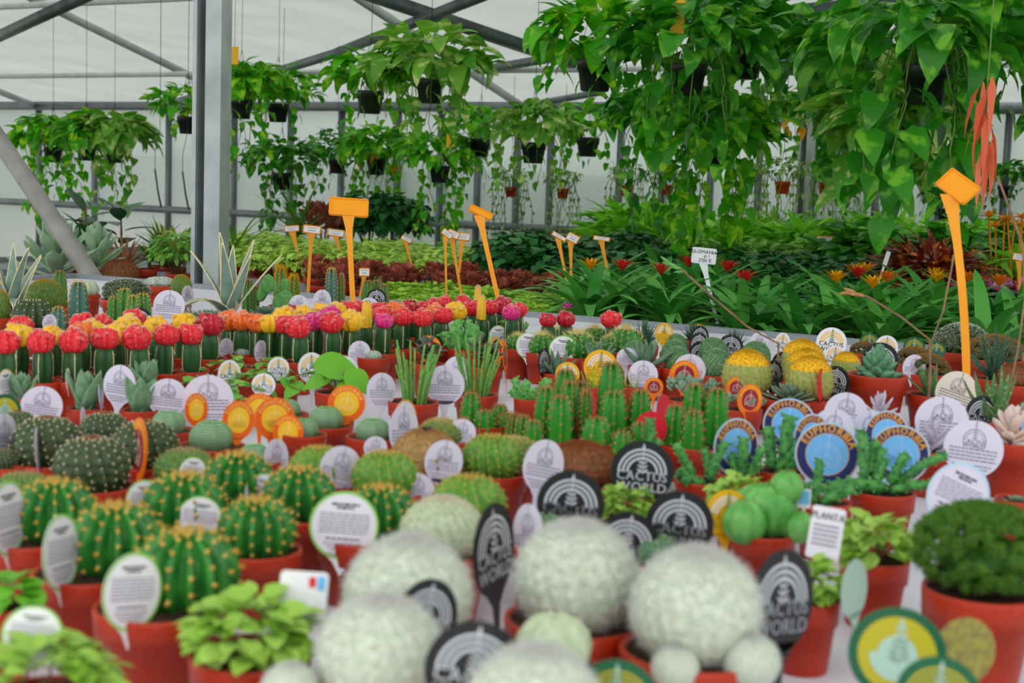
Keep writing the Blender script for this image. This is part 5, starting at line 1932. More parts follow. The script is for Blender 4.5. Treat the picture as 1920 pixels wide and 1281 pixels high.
def basket(px, py, potw, label, mat=None, v=0, vlen=.35, L=.075, rad=.2, nv=11, real=.14, potmat=None, dep=None, spread=.12, n=130, group='hanging pothos baskets', name='hanging_basket', vine=True, cs=1.0, yl=False):
    mat = mat or M_POTHOS
    dep = dep or real * FPX / potw
    real = potw * dep / FPX
    C_ = at_d(px, py, dep)
    if real > .11 and dep > 5: cs *= 1.25
    r, h = real / 2, real * .8
    z0 = C_[2] - h / 2
    t = thing(name, label, 'hanging plant', (C_[0], C_[1], z0), U(0, 6.28), group)
    zs = potparts(t, r, h, potmat or M_POTD)
    key = (mat.name, v, round(L, 3), round(rad, 2))
    part('leaves', cm(('crown',) + key, lambda: crown(mat, v, L, n, rad)), t, (0, 0, h), sc=cs)
    if vine:
        ml, ms = cm(('vine', vlen, nv, spread) + key, lambda: vines(mat, v, vlen, L * .9, nv, spread))
        part('vine_leaves', ml, t, (0, 0, h)); part('vine_stems', ms, t, (0, 0, h))
    part('hanger', cm('hanger', hook_frame), t, (0, 0, h * .96), sc=(r, r, r))
    if yl:
        y_ = MB()
        for k in range(9): y_.inst(leaf(.075, .05, 5, .2, .8, 'heart'), R3(U(0, 6.28), U(-1.4, -.3)), [[U(-.16, .16), U(-.16, .16), U(-.06, .08)]])
        part('yellowed_leaves', y_.mesh('yellowed_leaves', M_ORF), t, (0, 0, h), label='yellowed leaves')
    ztop = zroof(C_.dot(VD)) - .02
    za = z0 + h * .96 + 4.2 * r
    if ztop > za:
        part('hook_wire', cm('hookw', lambda: MB().tpl(tube([(0, 0, 0), (0, 0, .5), (0, 0, 1)], .0015, 4)).mesh('hook_wire', M_WIRE)), t, (0, 0, za - z0 - .03), sc=(1, 1, ztop - za + .03))
    return t


BK = 'hanging pothos basket'
for i, (px, py, pw, lab, o) in enumerate([
    (100, 290, 36, BK + ' with long vines, far left', dict(vlen=.62, L=.10, nv=10, v=1)),
    (162, 286, 38, BK + ', left one of the close pair at the left', dict(vlen=.3, v=2, nv=6, L=.09, rad=.17)),
    (215, 290, 38, BK + ', right one of the close pair at the left', dict(mat=M_POTHOSL, vlen=.5, L=.11, nv=6, v=3)),
    (352, 235, 40, BK + ' partly hidden behind the left side of the large steel post', dict(vlen=.2, v=4, nv=5)),
    (452, 205, 44, BK + ' touching the right side of the large steel post', dict(vlen=.65, L=.09, v=1, nv=8)),
    (521, 212, 42, BK + ', second right of the large steel post', dict(vlen=.18, v=5, nv=6, rad=.2)),
    (528, 340, 40, BK + ' low and dark, below the pair right of the large post', dict(mat=M_POTHOSD, vlen=.5, v=6, nv=14, L=.07, spread=.08)),
    (632, 312, 34, BK + ' over the tall left yellow stake', dict(mat=M_POTHOSD, vlen=.3, v=7, nv=8, L=.07)),
    (706, 313, 38, BK + ' with a few yellowed leaves, left of the bare dark pot', dict(vlen=.62, v=8, nv=9, L=.085, yl=True)),
    (694, 192, 52, BK + ', upper left one above the yellow stake', dict(vlen=.25, v=9, nv=7, rad=.17)),
    (824, 327, 40, BK + ' with a fully visible dark pot in the centre left', dict(vlen=.75, v=10, nv=8, L=.09)),
    (806, 172, 54, BK + ', large bright one high left of the centre', dict(mat=M_POTHOSL, vlen=.35, v=11, nv=10, rad=.24, L=.10)),
    (900, 277, 40, BK + ', left one of the central row under the roof bars', dict(vlen=.4, v=12, nv=8)),
    (1000, 287, 48, BK + ', left of the most visible central dark pot', dict(mat=M_POTHOSL, vlen=.3, v=13, nv=9)),
    (1102, 276, 44, BK + ', the most visible dark pot of the central row', dict(vlen=.22, v=14, nv=6, rad=.17)),
    (1158, 281, 30, BK + ', small one right of the central dark pot', dict(mat=M_POTHOSL, vlen=.3, v=15, nv=6)),
    (1116, 142, 72, BK + ' high in the centre with a big dark pot', dict(vlen=.12, v=16, nv=6, rad=.18, L=.085)),
    (1230, 268, 58, BK + ', dark and dense right of the centre', dict(mat=M_POTHOSD, vlen=.75, v=17, nv=10)),
    (1290, 150, 70, BK + ', large dense one at the top right of the centre', dict(mat=M_POTHOSD, vlen=.38, v=18, nv=12, rad=.26, L=.11, dep=4.8)),
    (1395, 120, 70, BK + ' beside the large dense one at the top right of the centre', dict(mat=M_POTHOSD, vlen=.3, v=19, nv=8, rad=.2, L=.10, dep=5.7)),
    (1442, 247, 46, 'hanging basket with a plum-red pot beside the right post', dict(mat=M_POTHOSL, vlen=.2, v=20, nv=5, rad=.14, potmat=M_POTP, yl=True)),
    (1590, 247, 54, BK + ' with a dark pot right of the right post', dict(mat=M_POTHOSD, vlen=.3, v=21, nv=7, L=.11, rad=.18)),
    (1735, 160, 90, BK + ', huge leafy one at the top right', dict(mat=M_POTHOSD, vlen=.5, v=22, nv=14, rad=.3, L=.125, dep=3.9)),
    (1640, 175, 80, BK + ' left of the huge leafy one at the top right', dict(mat=M_POTHOSD, vlen=.4, v=23, nv=12, rad=.28, L=.12, dep=5.2)),
    (1880, 75, 90, BK + ' cut by the top right corner', dict(mat=M_POTHOSD, vlen=.35, v=24, nv=12, rad=.3, L=.12, dep=4.5)),
    (1690, 262, 60, BK + ' with the largest streaked leaves, right of the right post', dict(mat=M_POTHOSL, vlen=.24, v=25, nv=9, rad=.2, L=.16, dep=4.8)),
    (1330, 300, 50, BK + ' with long vines left of the right post', dict(mat=M_POTHOS, vlen=.9, v=26, nv=8, L=.12, dep=6.0)),
    (1880, 300, 40, BK + ' low at the right edge', dict(mat=M_POTHOSD, vlen=.5, v=27, nv=9, L=.09)),
    (1560, 330, 40, BK + ' low behind the right post', dict(mat=M_POTHOSD, vlen=.6, v=28, nv=10, L=.09, dep=9.5)),
]):
    basket(px, py, pw, lab, group='hanging pothos baskets', **o)

# salmon flower spray hanging at the top right
P = at_d(1850, 185, 3.35)
t = thing('hanging_flower_spray', 'salmon-orange trailing flower spray hanging at the top right', 'flower', P, 0)
b = MB()
for k in range(16):
    b.inst(leaf(U(.1, .16), .022, 5, .2, .3, 'lance'), R3(U(0, 6.28), U(-1.5, -1.0)), [[rng.normal(0, .014), rng.normal(0, .014), -.012 * k + .05]])
part('bracts', b.mesh('bracts', M_TRAD), t)
zt = zroof(P.dot(VD))
part('stem', MB().tpl(tube([(0, 0, -.2), (0, 0, .1), (0, 0, zt - P[2])], .002, 5)).mesh('stem', M_STEM), t)

# small red pots with trailing creepers on a line along the back
for i, (px, py, pw) in enumerate([(958, 360, 24), (1010, 363, 20), (1055, 363, 24), (1107, 366, 22), (1176, 358, 26), (1250, 356, 24), (1400, 352, 28), (1467, 352, 30), (1548, 353, 28), (1628, 350, 28)]):
    basket(px, py, pw, 'small terracotta hanging pot with a fine creeper, %s from the left at the back' % ORD[i + 1], mat=leafm('creeper%d' % 0, '#5f9a3a', '#c2d68a', None) if i == 0 else bpy.data.materials['creeper0'],
           v=i % 3, vlen=.75, L=.035, rad=.13, nv=16, real=.09, potmat=M_POT, spread=.08, n=120, group='small terracotta-coloured hanging pots')
for i, (px, py, pw, lab) in enumerate([(1440, 367, 22, 'left one of the small dark ones behind the right post'), (1712, 402, 24, 'one under the streaked leaves at the right'), (1772, 403, 30, 'with a white sticker left of the tall yellow stake'), (1885, 360, 30, 'one near the right edge')]):
    t = basket(px, py, pw, 'small dark hanging pot, ' + lab, mat=M_POTHOSD, v=i % 2, vlen=.25, L=.06, rad=.15, nv=8, real=.10, group='small dark hanging pots')
    if i == 2:
        r = pw / FPX * (.10 * FPX / pw) / 2
        a = -PI / 2 - t.rotation_euler.z
        part('sticker', MB().tpl(box(-.011, .011, -.001, .001, -.008, .008)).mesh('sticker', I_WHT, False), t, (.97 * r * math.cos(a), .97 * r * math.sin(a), .055), (0, 0, a + PI / 2), label='white sticker')
# creepers that hang without a visible pot before the back wall
for i, (px, py, mt, vl) in enumerate([(745, 340, M_POTHOS, .7), (870, 330, M_POTHOS, .7), (1180, 330, M_POTHOS, .8), (1215, 320, M_POTHOSD, .8), (1290, 330, M_POTHOSD, .7), (1010, 310, M_POTHOS, .5)]):
    basket(px, py, 30, BK + ' in the back row before the wall, %s from the left' % ORD[i + 1], mat=mt, v=30 + i, vlen=vl, L=.08, rad=.16, nv=12, real=.13, n=70, group='back row baskets')

# two loose hanging wires with hooks at the left
for px, py, lab in ((300, 240, 'thin loose wire with a straight end hanging left of the large steel post, left one'), (352, 245, 'thin loose wire with a straight end hanging close beside the large steel post')):
    P = at_d(px, py, 9.0)
    t = thing('hanging_wire', lab, 'wire', P)
    zt = zroof(P.dot(VD)) - P[2]
    part('wire', MB().tpl(tube([(0, 0, zt), (0, 0, 0), (-.03, 0, -.15), (-.03, 0, -.27)], .002, 5)).mesh('wire', M_WIRE), t)
    part('rod', MB().tpl(tube([(-.03, 0, -.26), (-.01, 0, -.4), (.012, 0, -.5)], .006, 6)).mesh('rod', M_STEELD), t)

# ------------------------------------------------------------------ price stakes
M_STK = plain('yellow_stake_plastic', '#f7a30c', '#f2980a', 8, .4)
M_STKW = plain('white_stake_plastic', '#e9eef4', None, rough=.4)


def rrect(w, h, r, y0, y1, n=5):
    pts = []
    for cx, cz, a0 in ((w / 2 - r, h / 2 - r, 0), (-w / 2 + r, h / 2 - r, PI / 2), (-w / 2 + r, -h / 2 + r, PI), (w / 2 - r, -h / 2 + r, 1.5 * PI)):
        for k in range(n): a = a0 + k * PI / 2 / (n - 1); pts.append((cx + r * math.cos(a), cz + r * math.sin(a)))
    P = np.array(pts); m = len(P)
    V = np.concatenate([np.stack([P[:, 0], np.full(m, y0), P[:, 1]], 1), np.stack([P[:, 0], np.full(m, y1), P[:, 1]], 1), [[0, y0, 0], [0, y1, 0]]])
    i = np.arange(m); j = (i + 1) % m
    return V, np.stack([i, m + i, m + j, j], 1), np.concatenate([np.stack([np.full(m, 2 * m), i, j], 1), np.stack([np.full(m, 2 * m + 1), m + j, m + i], 1)])


def stake(label, hx, hy, hw, hh, rot, bx, by, dep, stw, yaw=0.0, tilt=25, m=None, card=True, group=None, bend=0.0, txt=None, name='price_stake', zmin=None):
    """head centre, head size and roll in the picture; foot; distance; stem width in pixels"""
    m = m or M_STK
    s = FPX / dep
    H = at_d(hx, hy, dep); F = at_d(bx, by, dep)
    if zmin is None: zmin = .655 if F.dot(VD) < 4.85 else .60 if F.dot(VD) < 6.6 else .57
    if zmin is not None and F[2] > zmin:
        k = (H[2] - zmin) / (H[2] - F[2]); F = H + (F - H) * k
    t = thing(name, label, 'price stake', F, 0, group)
    base = math.atan2(-(H[0] - CAM[0]), H[1] - CAM[1])
    Rm = Matrix.Rotation(base + yaw, 4, 'Z') @ Matrix.Rotation(math.radians(-tilt), 4, 'X') @ Matrix.Rotation(math.radians(-rot), 4, 'Y')
    hw, hh, st = hw / s, hh / s, stw / s
    hb = MB().tpl(rrect(hw, hh, min(hw, hh) * .12, -.0016, .0016))
    e = rrect(hw * .99, hh * .98, min(hw, hh) * .11, -.003, -.0017)
    hd = part('head', hb.mesh('head', m, False), t); ML = Matrix.Translation(Vector(H - F)) @ Rm; hd.matrix_local = ML
    rim = MB()
    for (x0, x1, z0, z1) in ((-hw / 2, hw / 2, hh / 2 - hh * .06, hh / 2), (-hw / 2, hw / 2, -hh / 2, -hh / 2 + hh * .06), (-hw / 2, -hw / 2 + hh * .06, -hh / 2, hh / 2), (hw / 2 - hh * .06, hw / 2, -hh / 2, hh / 2)):
        rim.tpl(box(x0 * .97, x1 * .97, -.0034, -.0016, z0 * .97, z1 * .97))
    part('head_rim', rim.mesh('head_rim', m, False), hd)
    if card:
        c = part('price_card', MB().tpl(rrect(hw * .86, hh * .74, hh * .04, -.0036, -.0030)).mesh('price_card', I_WHT, False), hd, (0, 0, -.02 * hh if card != 'up' else 0), label='white price card')
        w_ = MB()
        if txt:
            for (sx, x, z, hgt) in txt: text(w_, sx, x * hw, z * hh, hgt * hh, -.0042, bold=.012)
        else:
            lines(w_, [(.14, .30, .05), (-.16, .22, .07)], -.0042); w_.V = [v * np.array([hw, 1, hh]) for v in w_.V]
        part('handwriting', w_.mesh('handwriting', I_DARK, False), c)
    # stem: from the lower edge of the head to the foot
    top = np.array((ML @ Vector((0, .0, -hh * .46)))[:])
    side = np.array([math.cos(base), math.sin(base), 0])
    md = top * .55 + side * bend
    q = np.linspace(0, 1, 9)[:, None]
    pts = (1 - q) ** 2 * top + 2 * q * (1 - q) * md + q ** 2 * np.array([0, 0, 0])
    wd = st * np.array([2.3, 1.35, 1.05, 1, 1, 1, 1, .95, .85]); wd[0] = min(wd[0], hw * .5)
    b = MB(); fw = np.array([-math.sin(base), math.cos(base), 0])
    V = []
    for p, w_ in zip(pts, wd):
        for a, c in ((-1, -1), (1, -1), (1, 1), (-1, 1)): V.append(p + side * a * w_ / 2 + fw * c * st * .22)
    b.add(V, list(map(tuple, grid_q(9, 4, True))) + [(3, 2, 1, 0), (32, 33, 34, 35)])
    part('stem', b.mesh('stem', m, False), t)
    return t


stake('tallest yellow price stake in the left middle, blank slanted head above the grafted cacti', 654, 389, 74, 38, -3, 664, 612, 2.55, 10, .05, 30, card=False, zmin=.835)
stake('yellow price stake right of the centre with a blank head seen nearly edge-on', 901, 399, 46, 17, -30, 940, 585, 2.7, 9, .3, 40, card=False, zmin=.835)
stake('tall yellow price stake at the right with a blank head tipped down to the right', 1796, 350, 74, 46, -36, 1810, 690, 1.9, 15, -.2, 30, card=False, zmin=.84, bend=.012)
YS = 'small yellow price stake, '
for (lab, hx, hy, hw, hh, rot, bx, by, dep, sw, kw) in [
    ('left one of the three before the palm', 547, 429, 28, 13, 6, 557, 467, 6.3, 6, {}),
    ('nearest of the three before the palm', 585, 431, 34, 18, -6, 579, 525, 4.9, 6, {}),
    ('right one of the three before the palm', 630, 437, 32, 15, -8, 639, 468, 6.3, 5, {}),
    ('standing alone in the pale ficus bed', 762, 449, 22, 9, -28, 774, 500, 5.6, 4, {}),
    ('left one of the close group of three in the red bed', 838, 439, 22, 14, -42, 838, 555, 4.5, 4, dict(yaw=.4)),
    ('middle one of the close group of three in the red bed', 850, 440, 24, 16, -24, 866, 550, 4.55, 5, {}),
    ('right one of the close group of three in the red bed', 868, 444, 28, 17, -6, 862, 500, 5.2, 5, {}),
    ('left one of the pair before the dark bed', 1048, 444, 30, 9, -32, 1069, 552, 4.5, 5, dict(yaw=.2)),
    ('right one of the pair before the dark bed', 1074, 447, 24, 18, -28, 1073, 530, 4.7, 5, {}),
    ('single one in front of the dark bed', 1128, 448, 32, 9, -6, 1144, 530, 4.9, 5, {}),
    ('beside the right post among the leaves', 1546, 450, 30, 16, 0, 1546, 480, 6.2, 6, {}),
    ('tipped on its side among the crotons, left', 1768, 462, 10, 14, -20, 1762, 490, 5.3, 3, {}),
    ('tipped on its side among the crotons, right', 1800, 477, 9, 14, -8, 1786, 500, 5.2, 3, {}),
    ('at the right edge by the azaleas', 1912, 483, 26, 16, -10, 1914, 560, 4.6, 5, {}),
    ('low one behind the stake in the grafted cacti', 683, 511, 20, 18, 0, 676, 545, 4.6, 4, {}),
]:
    stake(YS + lab, hx, hy, hw, hh, rot, bx, by, dep, sw, kw.get('yaw', 0), 30, group='small yellow price stakes')
stake('white plastic price sign lettered GUZMANIA 2\'00 standing in the bromeliads', 1320, 480, 46, 30, -3, 1335, 552, 3.9, 7, 0, 8, m=M_STKW, name='price_sign',
      txt=[('GUZMANIA', 0, .16, .30), ('Ø 7', .12, -.10, .24), ("2'00 €", .06, -.36, .30)])
stake('white plastic price sign seen edge-on among the bromeliads', 1662, 486, 8, 30, -14, 1644, 537, 4.3, 3, 0, 5, m=M_STKW, name='price_sign', card=False)

# thin flower stalks
M_STALK = plain('dry_stalk', '#9a7a5a', '#6f553f', 30, .6)


def stalk(label, pts, dep, w, budn=0, zfoot=.83, budm=None):
    P = [at_d(x, y, dep + dd) for x, y, dd in pts]
    F = P[0].copy(); F[2] = min(F[2], zfoot)
    t = thing('flower_stalk', label, 'flower stalk', F)
    part('stem', MB().tpl(tube([F - F] + [p - F for p in P], w / 2 / (FPX / dep), 6)).mesh('stem', M_STALK), t)
    if budn:
        b = MB(); e = P[-1] - F; d = (P[-1] - P[-2]); d /= np.linalg.norm(d)
        for k in range(budn):
            b.inst(fat(.018, .007, .006, 5, 6, 0, 'ovate'), align([d + rng.normal(0, .4, 3)]) @ np.array([[1, 0, 0], [0, 0, -1], [0, 1, 0]]), [e - d * .006 * k])
        part('buds', b.mesh('buds', budm or M_TOOTH), t)
    return t


stalk('long thin flower stalk with a bud rising to the left in front of the bromeliads', [(1460, 645, 0), (1400, 612, 0), (1330, 552, 0), (1275, 503, 0), (1256, 495, 0)], 2.0, 4, 5)
stalk('thin brown flower stalk leaning left from the small spotted aloe', [(1745, 700, 0), (1743, 637, 0), (1690, 595, 0), (1630, 558, 0), (1597, 547, 0)], 1.8, 4, 4, budm=M_TAN)
stalk('thin brown flower stalk leaning right from the small spotted aloe', [(1747, 640, 0), (1768, 585, 0), (1785, 500, 0), (1788, 478, 0)], 1.8, 3.5, 0)
stalk('tall thin brown stalk at the right edge', [(1890, 740, 0), (1908, 660, 0), (1922, 560, 0), (1918, 460, 0), (1870, 330, 0)], 1.75, 4, 0)

# yellow paper labels hung among the baskets
for px, py, dep, hh, lab in ((440, 104, 8.2, .10, 'yellow paper label hanging beside the top of the large steel post'), (1264, 22, 4.7, .16, 'yellow paper label hanging over the dense basket at the top'), (845, 258, 8.9, .12, 'yellow paper strip hanging left of the central row of dark pots')):
    P = at_d(px, py, dep)
    t = thing('hanging_label', lab, 'label', P, 0)
    part('paper', MB().tpl(box(-hh * .22, hh * .22, -.001, .001, -hh / 2, hh / 2)).mesh('paper', I_YEL, False), t)
    part('string', MB().tpl(tube([(0, 0, hh / 2 - .01), (0, 0, 1), (0, 0, zroof(P.dot(VD)) - P[2])], .0012, 4)).mesh('string', M_WIRE), t)
# ------------------------------------------------------------------ tags: design, centre, size, roll, label (and side turned, height over soil)
TG = [
 ('E', 368, 768, 42, 62, 0, 'orange EUPHORBIA tag, leftmost, overlapping the big round white tag', 1),
 ('E', 447, 788, 60, 74, -6, 'orange EUPHORBIA tag, second from the left, beside the second banded globe', 1),
 ('E', 487, 768, 66, 62, 0, 'orange EUPHORBIA tag, half hidden at the back of the middle pair', 1),
 ('E', 515, 785, 74, 80, 0, 'orange EUPHORBIA tag, the brightest yellow one in the middle', 1),
 ('E', 540, 812, 56, 70, -8, 'orange EUPHORBIA tag, narrow nearest one tilted to the right', -1),
 ('E', 650, 757, 68, 70, -10, 'orange EUPHORBIA tag, rightmost, under the broad heart leaf', 1),
 ('G', 259, 846, 32, 126, -4, 'orange and white tag turned nearly edge-on among the dotted dark globes', -1),
 ('GRN', 8, 774, 62, 70, 0, 'dark green tag cut by the left edge above the small dotted globe', 1),
 ('AY', 2, 722, 30, 60, 0, 'yellow-rimmed white tag cut by the left edge', 1),
 ('A', 78, 762, 82, 76, -10, 'lilac-white tag at the left behind the dotted dark globes', 1),
 ('A', 224, 722, 58, 76, -4, 'lilac-white tag standing upright between the tongue-leaved succulents', -1),
 ('A', 314, 746, 68, 72, -6, 'lilac-white tag left of the big round white one', -1),
 ('A', 390, 750, 92, 94, 0, 'big round lilac-white tag behind the leftmost orange tag', 1),
 ('A', 8, 828, 50, 106, -8, 'tall lilac-white tag at the left edge before the dotted dark globes', 1),
 ('A', 71, 842, 9, 84, -3, 'white tag seen edge-on in front of the left dotted dark globe', 1),
 ('A', 156, 786, 9, 46, -16, 'small white tag seen edge-on between the dotted dark globes', 1),
 ('A', 191, 737, 9, 54, -10, 'white tag seen edge-on in front of the large tongue-leaved succulent', 1),
 ('A', 111, 760, 10, 34, -3, 'white tag seen edge-on beside the left lilac tag', 1),
 ('AY', 128, 712, 10, 44, -8, 'yellow and white tag seen edge-on in front of the red grafted caps', 1),
 ('H', 16, 972, 64, 140, -4, 'green-rimmed care tag at the left edge, front', 1),
 ('H', 115, 1036, 66, 144, -6, 'green-rimmed care tag, second along the front of the yellow-tufted block', 1),
 ('H', 248, 1110, 108, 148, -8, 'green-rimmed care tag nearest the camera in front of the largest yellow-tufted cactus', 1),
 ('H', 255, 938, 66, 76, -8, 'green-rimmed care tag peeking out behind the second yellow-tufted cactus', 1),
 ('H', 374, 972, 92, 84, -10, 'green-rimmed care tag behind the largest yellow-tufted cactus', 1),
 ('H', 361, 884, 50, 54, -10, 'green-rimmed care tag, small one at the back left of the yellow-tufted block', 1),
 ('H', 497, 928, 84, 82, -10, 'green-rimmed care tag behind the right yellow-tufted cactus', 1),
 ('H', 645, 986, 124, 130, -4, 'large green-rimmed care tag beside the white-haired globes', 1),
 ('A', 527, 862, 46, 78, -10, 'lilac-white tag, narrow one tilted behind the yellow-tufted cactus', 1),
 ('A', 638, 880, 78, 88, -16, 'lilac-white tag tilted to the right in the middle of the ribbed globes', 1),
 ('A', 704, 840, 44, 44, -5, 'lilac-white tag low behind the lime cactus', 1),
 ('AO', 760, 790, 42, 82, -4, 'orange-rimmed white tag standing upright right of the lone potted banded globe', 1),
 ('A', 757, 806, 54, 92, -4, 'lilac-white tag in front of the orange-rimmed one beside the tan budded cactus', 1),
 ('A', 832, 866, 72, 82, -10, 'lilac-white tag between the tan budded cactus and the olive spiny one', 1),
 ('A', 790, 922, 72, 70, -12, 'lilac-white tag behind the yellow-dotted white globe', 1),
 ('A', 876, 812, 52, 52, -10, 'lilac-white tag behind the bright lime spiny cactus', 1),
 ('A', 1019, 874, 76, 100, -14, 'lilac-white tag leaning left of the rust-brown cactus', 1, .026),
 ('A', 990, 1005, 58, 120, 10, 'lilac tag turned away between the white-haired globes', -1),
 ('B', 1204, 885, 126, 118, -2, 'black CACTUS emblem tag behind the flecked dome', 1),
 ('B', 1070, 946, 122, 128, -4, 'black CACTUS emblem tag above the middle white-haired globe', 1),
 ('B', 1274, 984, 134, 128, -4, 'black CACTUS emblem tag behind the right white-haired globe', 1),
 ('B', 926, 1032, 76, 178, 2, 'black emblem tag turned sideways between the left and middle white-haired globes', 1),
 ('B', 1160, 1018, 112, 120, -8, 'black emblem tag hidden behind the middle white-haired globe', 1),
 ('B', 1466, 1128, 116, 196, -6, 'black emblem tag leaning at the lower right of the white-haired globes', 1),
 ('B', 800, 1160, 116, 150, -14, 'black tag showing only as an arc between the left white-haired globes', 1, .0285),
 ('B', 890, 1258, 210, 190, -6, 'black emblem tag at the bottom behind the cut-off white globe', 1),
 ('B', 1014, 680, 22, 56, 0, 'black emblem tag seen almost edge-on beside the pointed-leaved succulent', 1),
 ('B', 1312, 634, 34, 48, -6, 'black emblem tag, rearmost of the stack behind the knobbed cones', 1),
 ('B', 1310, 648, 36, 50, -6, 'black emblem tag, middle of the stack behind the knobbed cones', 1),
 ('B', 1308, 666, 40, 52, -6, 'black emblem tag, front of the stack behind the knobbed cones', 1),
 ('B', 1370, 650, 46, 46, -6, 'black emblem tag between the knobbed cones', 1),
 ('B', 1458, 690, 36, 60, -6, 'black emblem tag right of the lone golden cactus', 1),
 ('B', 1450, 705, 34, 60, -6, 'black emblem tag tucked right behind the lone golden cactus', 1),
 ('B', 1566, 717, 52, 62, -6, 'black emblem tag between the golden row and the plump rosette', -1),
 ('B', 1650, 676, 78, 68, -4, 'black emblem tag behind the plump green rosette', 1),
 ('B', 1840, 778, 58, 72, -6, 'black emblem tag right of the upper big lilac tag', 1),
 ('B', 706, 560, 46, 38, 0, 'black emblem tag by the ribbed columns behind the grafted cacti', 1, .035),
 ('B', 260, 600, 64, 48, 0, 'black emblem tag in front of the stout ribbed columns at the left', 1, .035),
 ('F', 1480, 796, 92, 98, 0, 'blue EUPHORBIA tag, at the back left of the blue group', 1),
 ('F', 1522, 822, 66, 92, -4, 'blue EUPHORBIA tag, half hidden behind the nearest one', 1),
 ('F', 1551, 852, 112, 120, -4, 'blue EUPHORBIA tag, nearest and fully visible', 1),
 ('F', 1662, 815, 80, 90, -4, 'blue EUPHORBIA tag, rear one of the right pair', 1),
 ('F', 1687, 852, 106, 110, -4, 'blue EUPHORBIA tag, front one of the right pair', 1),
 ('F', 1380, 838, 82, 108, -4, 'blue EUPHORBIA tag, leftmost, overgrown by finger stems', 1),
 ('F', 1922, 790, 26, 70, 0, 'blue EUPHORBIA tag cut by the right edge', 1),
 ('A', 1586, 776, 80, 80, -4, 'lilac-white tag right of the rosette, topmost of the three behind the blue tags', 1),
 ('A', 1562, 806, 78, 80, -6, 'lilac-white tag between the two left blue tags', -1),
 ('A', 1632, 808, 72, 78, 4, 'lilac-white tag left of the rear right blue tag', 1),
 ('A', 1766, 792, 98, 98, 0, 'big lilac-white tag, rear one of the two at the right', 1),
 ('A', 1825, 842, 126, 108, -4, 'big lilac-white tag, front one at the right over an orange pot', 1),
 ('K', 1793, 737, 76, 82, -18, 'cream tag tilted to the right behind the big lilac tags', 1),
 ('A', 1714, 690, 42, 50, -10, 'small lilac-white tag in front of the golden-brown cacti', 1),
 ('J', 1796, 930, 112, 128, -24, 'pale blue-rimmed care tag leaning right above the mossy succulent', 1),
 ('G', 1283, 704, 70, 56, -2, 'orange and maroon ADROMISCHUS tag, largest, in front of a white tag', 1),
 ('A', 1293, 694, 60, 60, -2, 'white tag behind the largest orange and maroon one', 1),
 ('G', 1226, 726, 40, 36, 0, 'orange and maroon tag, low one left of the largest', 1),
 ('G', 1382, 728, 44, 42, -6, 'orange and maroon tag, upper one beside the lone golden cactus', 1),
 ('G', 1406, 750, 46, 60, -10, 'orange and maroon tag, lower one in front of the lone golden cactus', 1),
 ('G', 804, 652, 50, 46, -6, 'orange and maroon tag behind the left purple-edged succulent', 1),
 ('G', 930, 656, 30, 48, -6, 'orange and maroon tag behind the right purple-edged succulent', 1),
 ('G', 947, 668, 9, 60, 0, 'orange tag seen edge-on at the right purple-edged succulent', 1),
 ('D', 1126, 688, 60, 64, -2, 'yellow emblem tag behind the tallest column', 1),
 ('D', 1064, 702, 44, 46, 0, 'yellow emblem tag low behind the left column cluster', 1),
 ('D', 1245, 626, 34, 40, -4, 'yellow emblem tag by the spiky dark haworthias, left', 1),
 ('D', 1309, 626, 34, 36, -4, 'yellow emblem tag by the spiky dark haworthias, right', 1),
 ('D', 1364, 964, 82, 92, -4, 'yellow emblem tag beside the smooth green globes', 1),
 ('A', 715, 732, 54, 66, -4, 'lilac-white tag standing upright left of the clump of thin stems', 1),
 ('A', 834, 722, 70, 74, 0, 'lilac-white tag right of the clump of thin stems', 1),
 ('A', 858, 694, 56, 52, 0, 'lilac-white tag among the rear clump of thin stems', 1),
 ('A', 670, 662, 42, 46, -6, 'lilac-white tag in front of the white-flecked globe cactus', 1),
 ('A', 607, 644, 32, 46, -4, 'lilac-white tag left of the cream-topped globe cactus', 1),
 ('A', 514, 646, 30, 40, -6, 'lilac-white tag left of the small ribbed globe', 1),
 ('A', 424, 654, 28, 40, -8, 'lilac-white tag in front of the crimson grafted cap', 1),
 ('A', 490, 660, 26, 44, -4, 'lilac-white tag above the ivy, left of two', 1),
 ('C', 430, 702, 42, 54, -4, 'white CACTUS WORLD tag with yellow arches among the bright ivy leaves', 1),
 ('C', 584, 690, 50, 58, 0, 'white CACTUS WORLD tag with yellow arches, left of the broad heart leaf', 1),
 ('C', 642, 698, 66, 62, 0, 'white CACTUS WORLD tag with yellow arches behind the broad heart leaf', 1),
 ('C', 494, 722, 42, 44, -4, 'white CACTUS WORLD tag with yellow arches at the foot of the vine', 1),
 ('C', 522, 690, 40, 40, 0, 'white CACTUS WORLD tag among the vine leaves', 1),
 ('A', 851, 624, 40, 44, 0, 'white tag behind the chunky toothed-stem succulent', 1),
 ('A', 317, 573, 54, 58, -4, 'white tag with close lettering beside the stout ribbed columns', 1, .04),
 ('H', 990, 648, 46, 50, -4, 'green-rimmed care tag, left one below the straw-spined cacti', 1),
 ('H', 1056, 656, 52, 54, -4, 'green-rimmed care tag, middle one below the straw-spined cacti', 1),
 ('H', 1156, 637, 52, 42, -2, 'green-rimmed care tag, right one below the straw-spined cacti', 1),
 ('H', 934, 632, 36, 44, -4, 'green-rimmed care tag left of the straw-spined cacti', 1),
 ('C', 1559, 642, 56, 56, -4, 'white CACTUS WORLD tag with yellow arches behind the low golden cactus', 1),
 ('C', 1467, 643, 28, 38, -6, 'white tag with yellow arches left of the golden row', -1),
 ('C', 1566, 668, 40, 40, 0, 'white tag with yellow arches in front of the other one by the golden cactus', 1),
 ('C', 1662, 652, 42, 46, -4, 'white tag with yellow arches behind the black one over the rosette', 1),
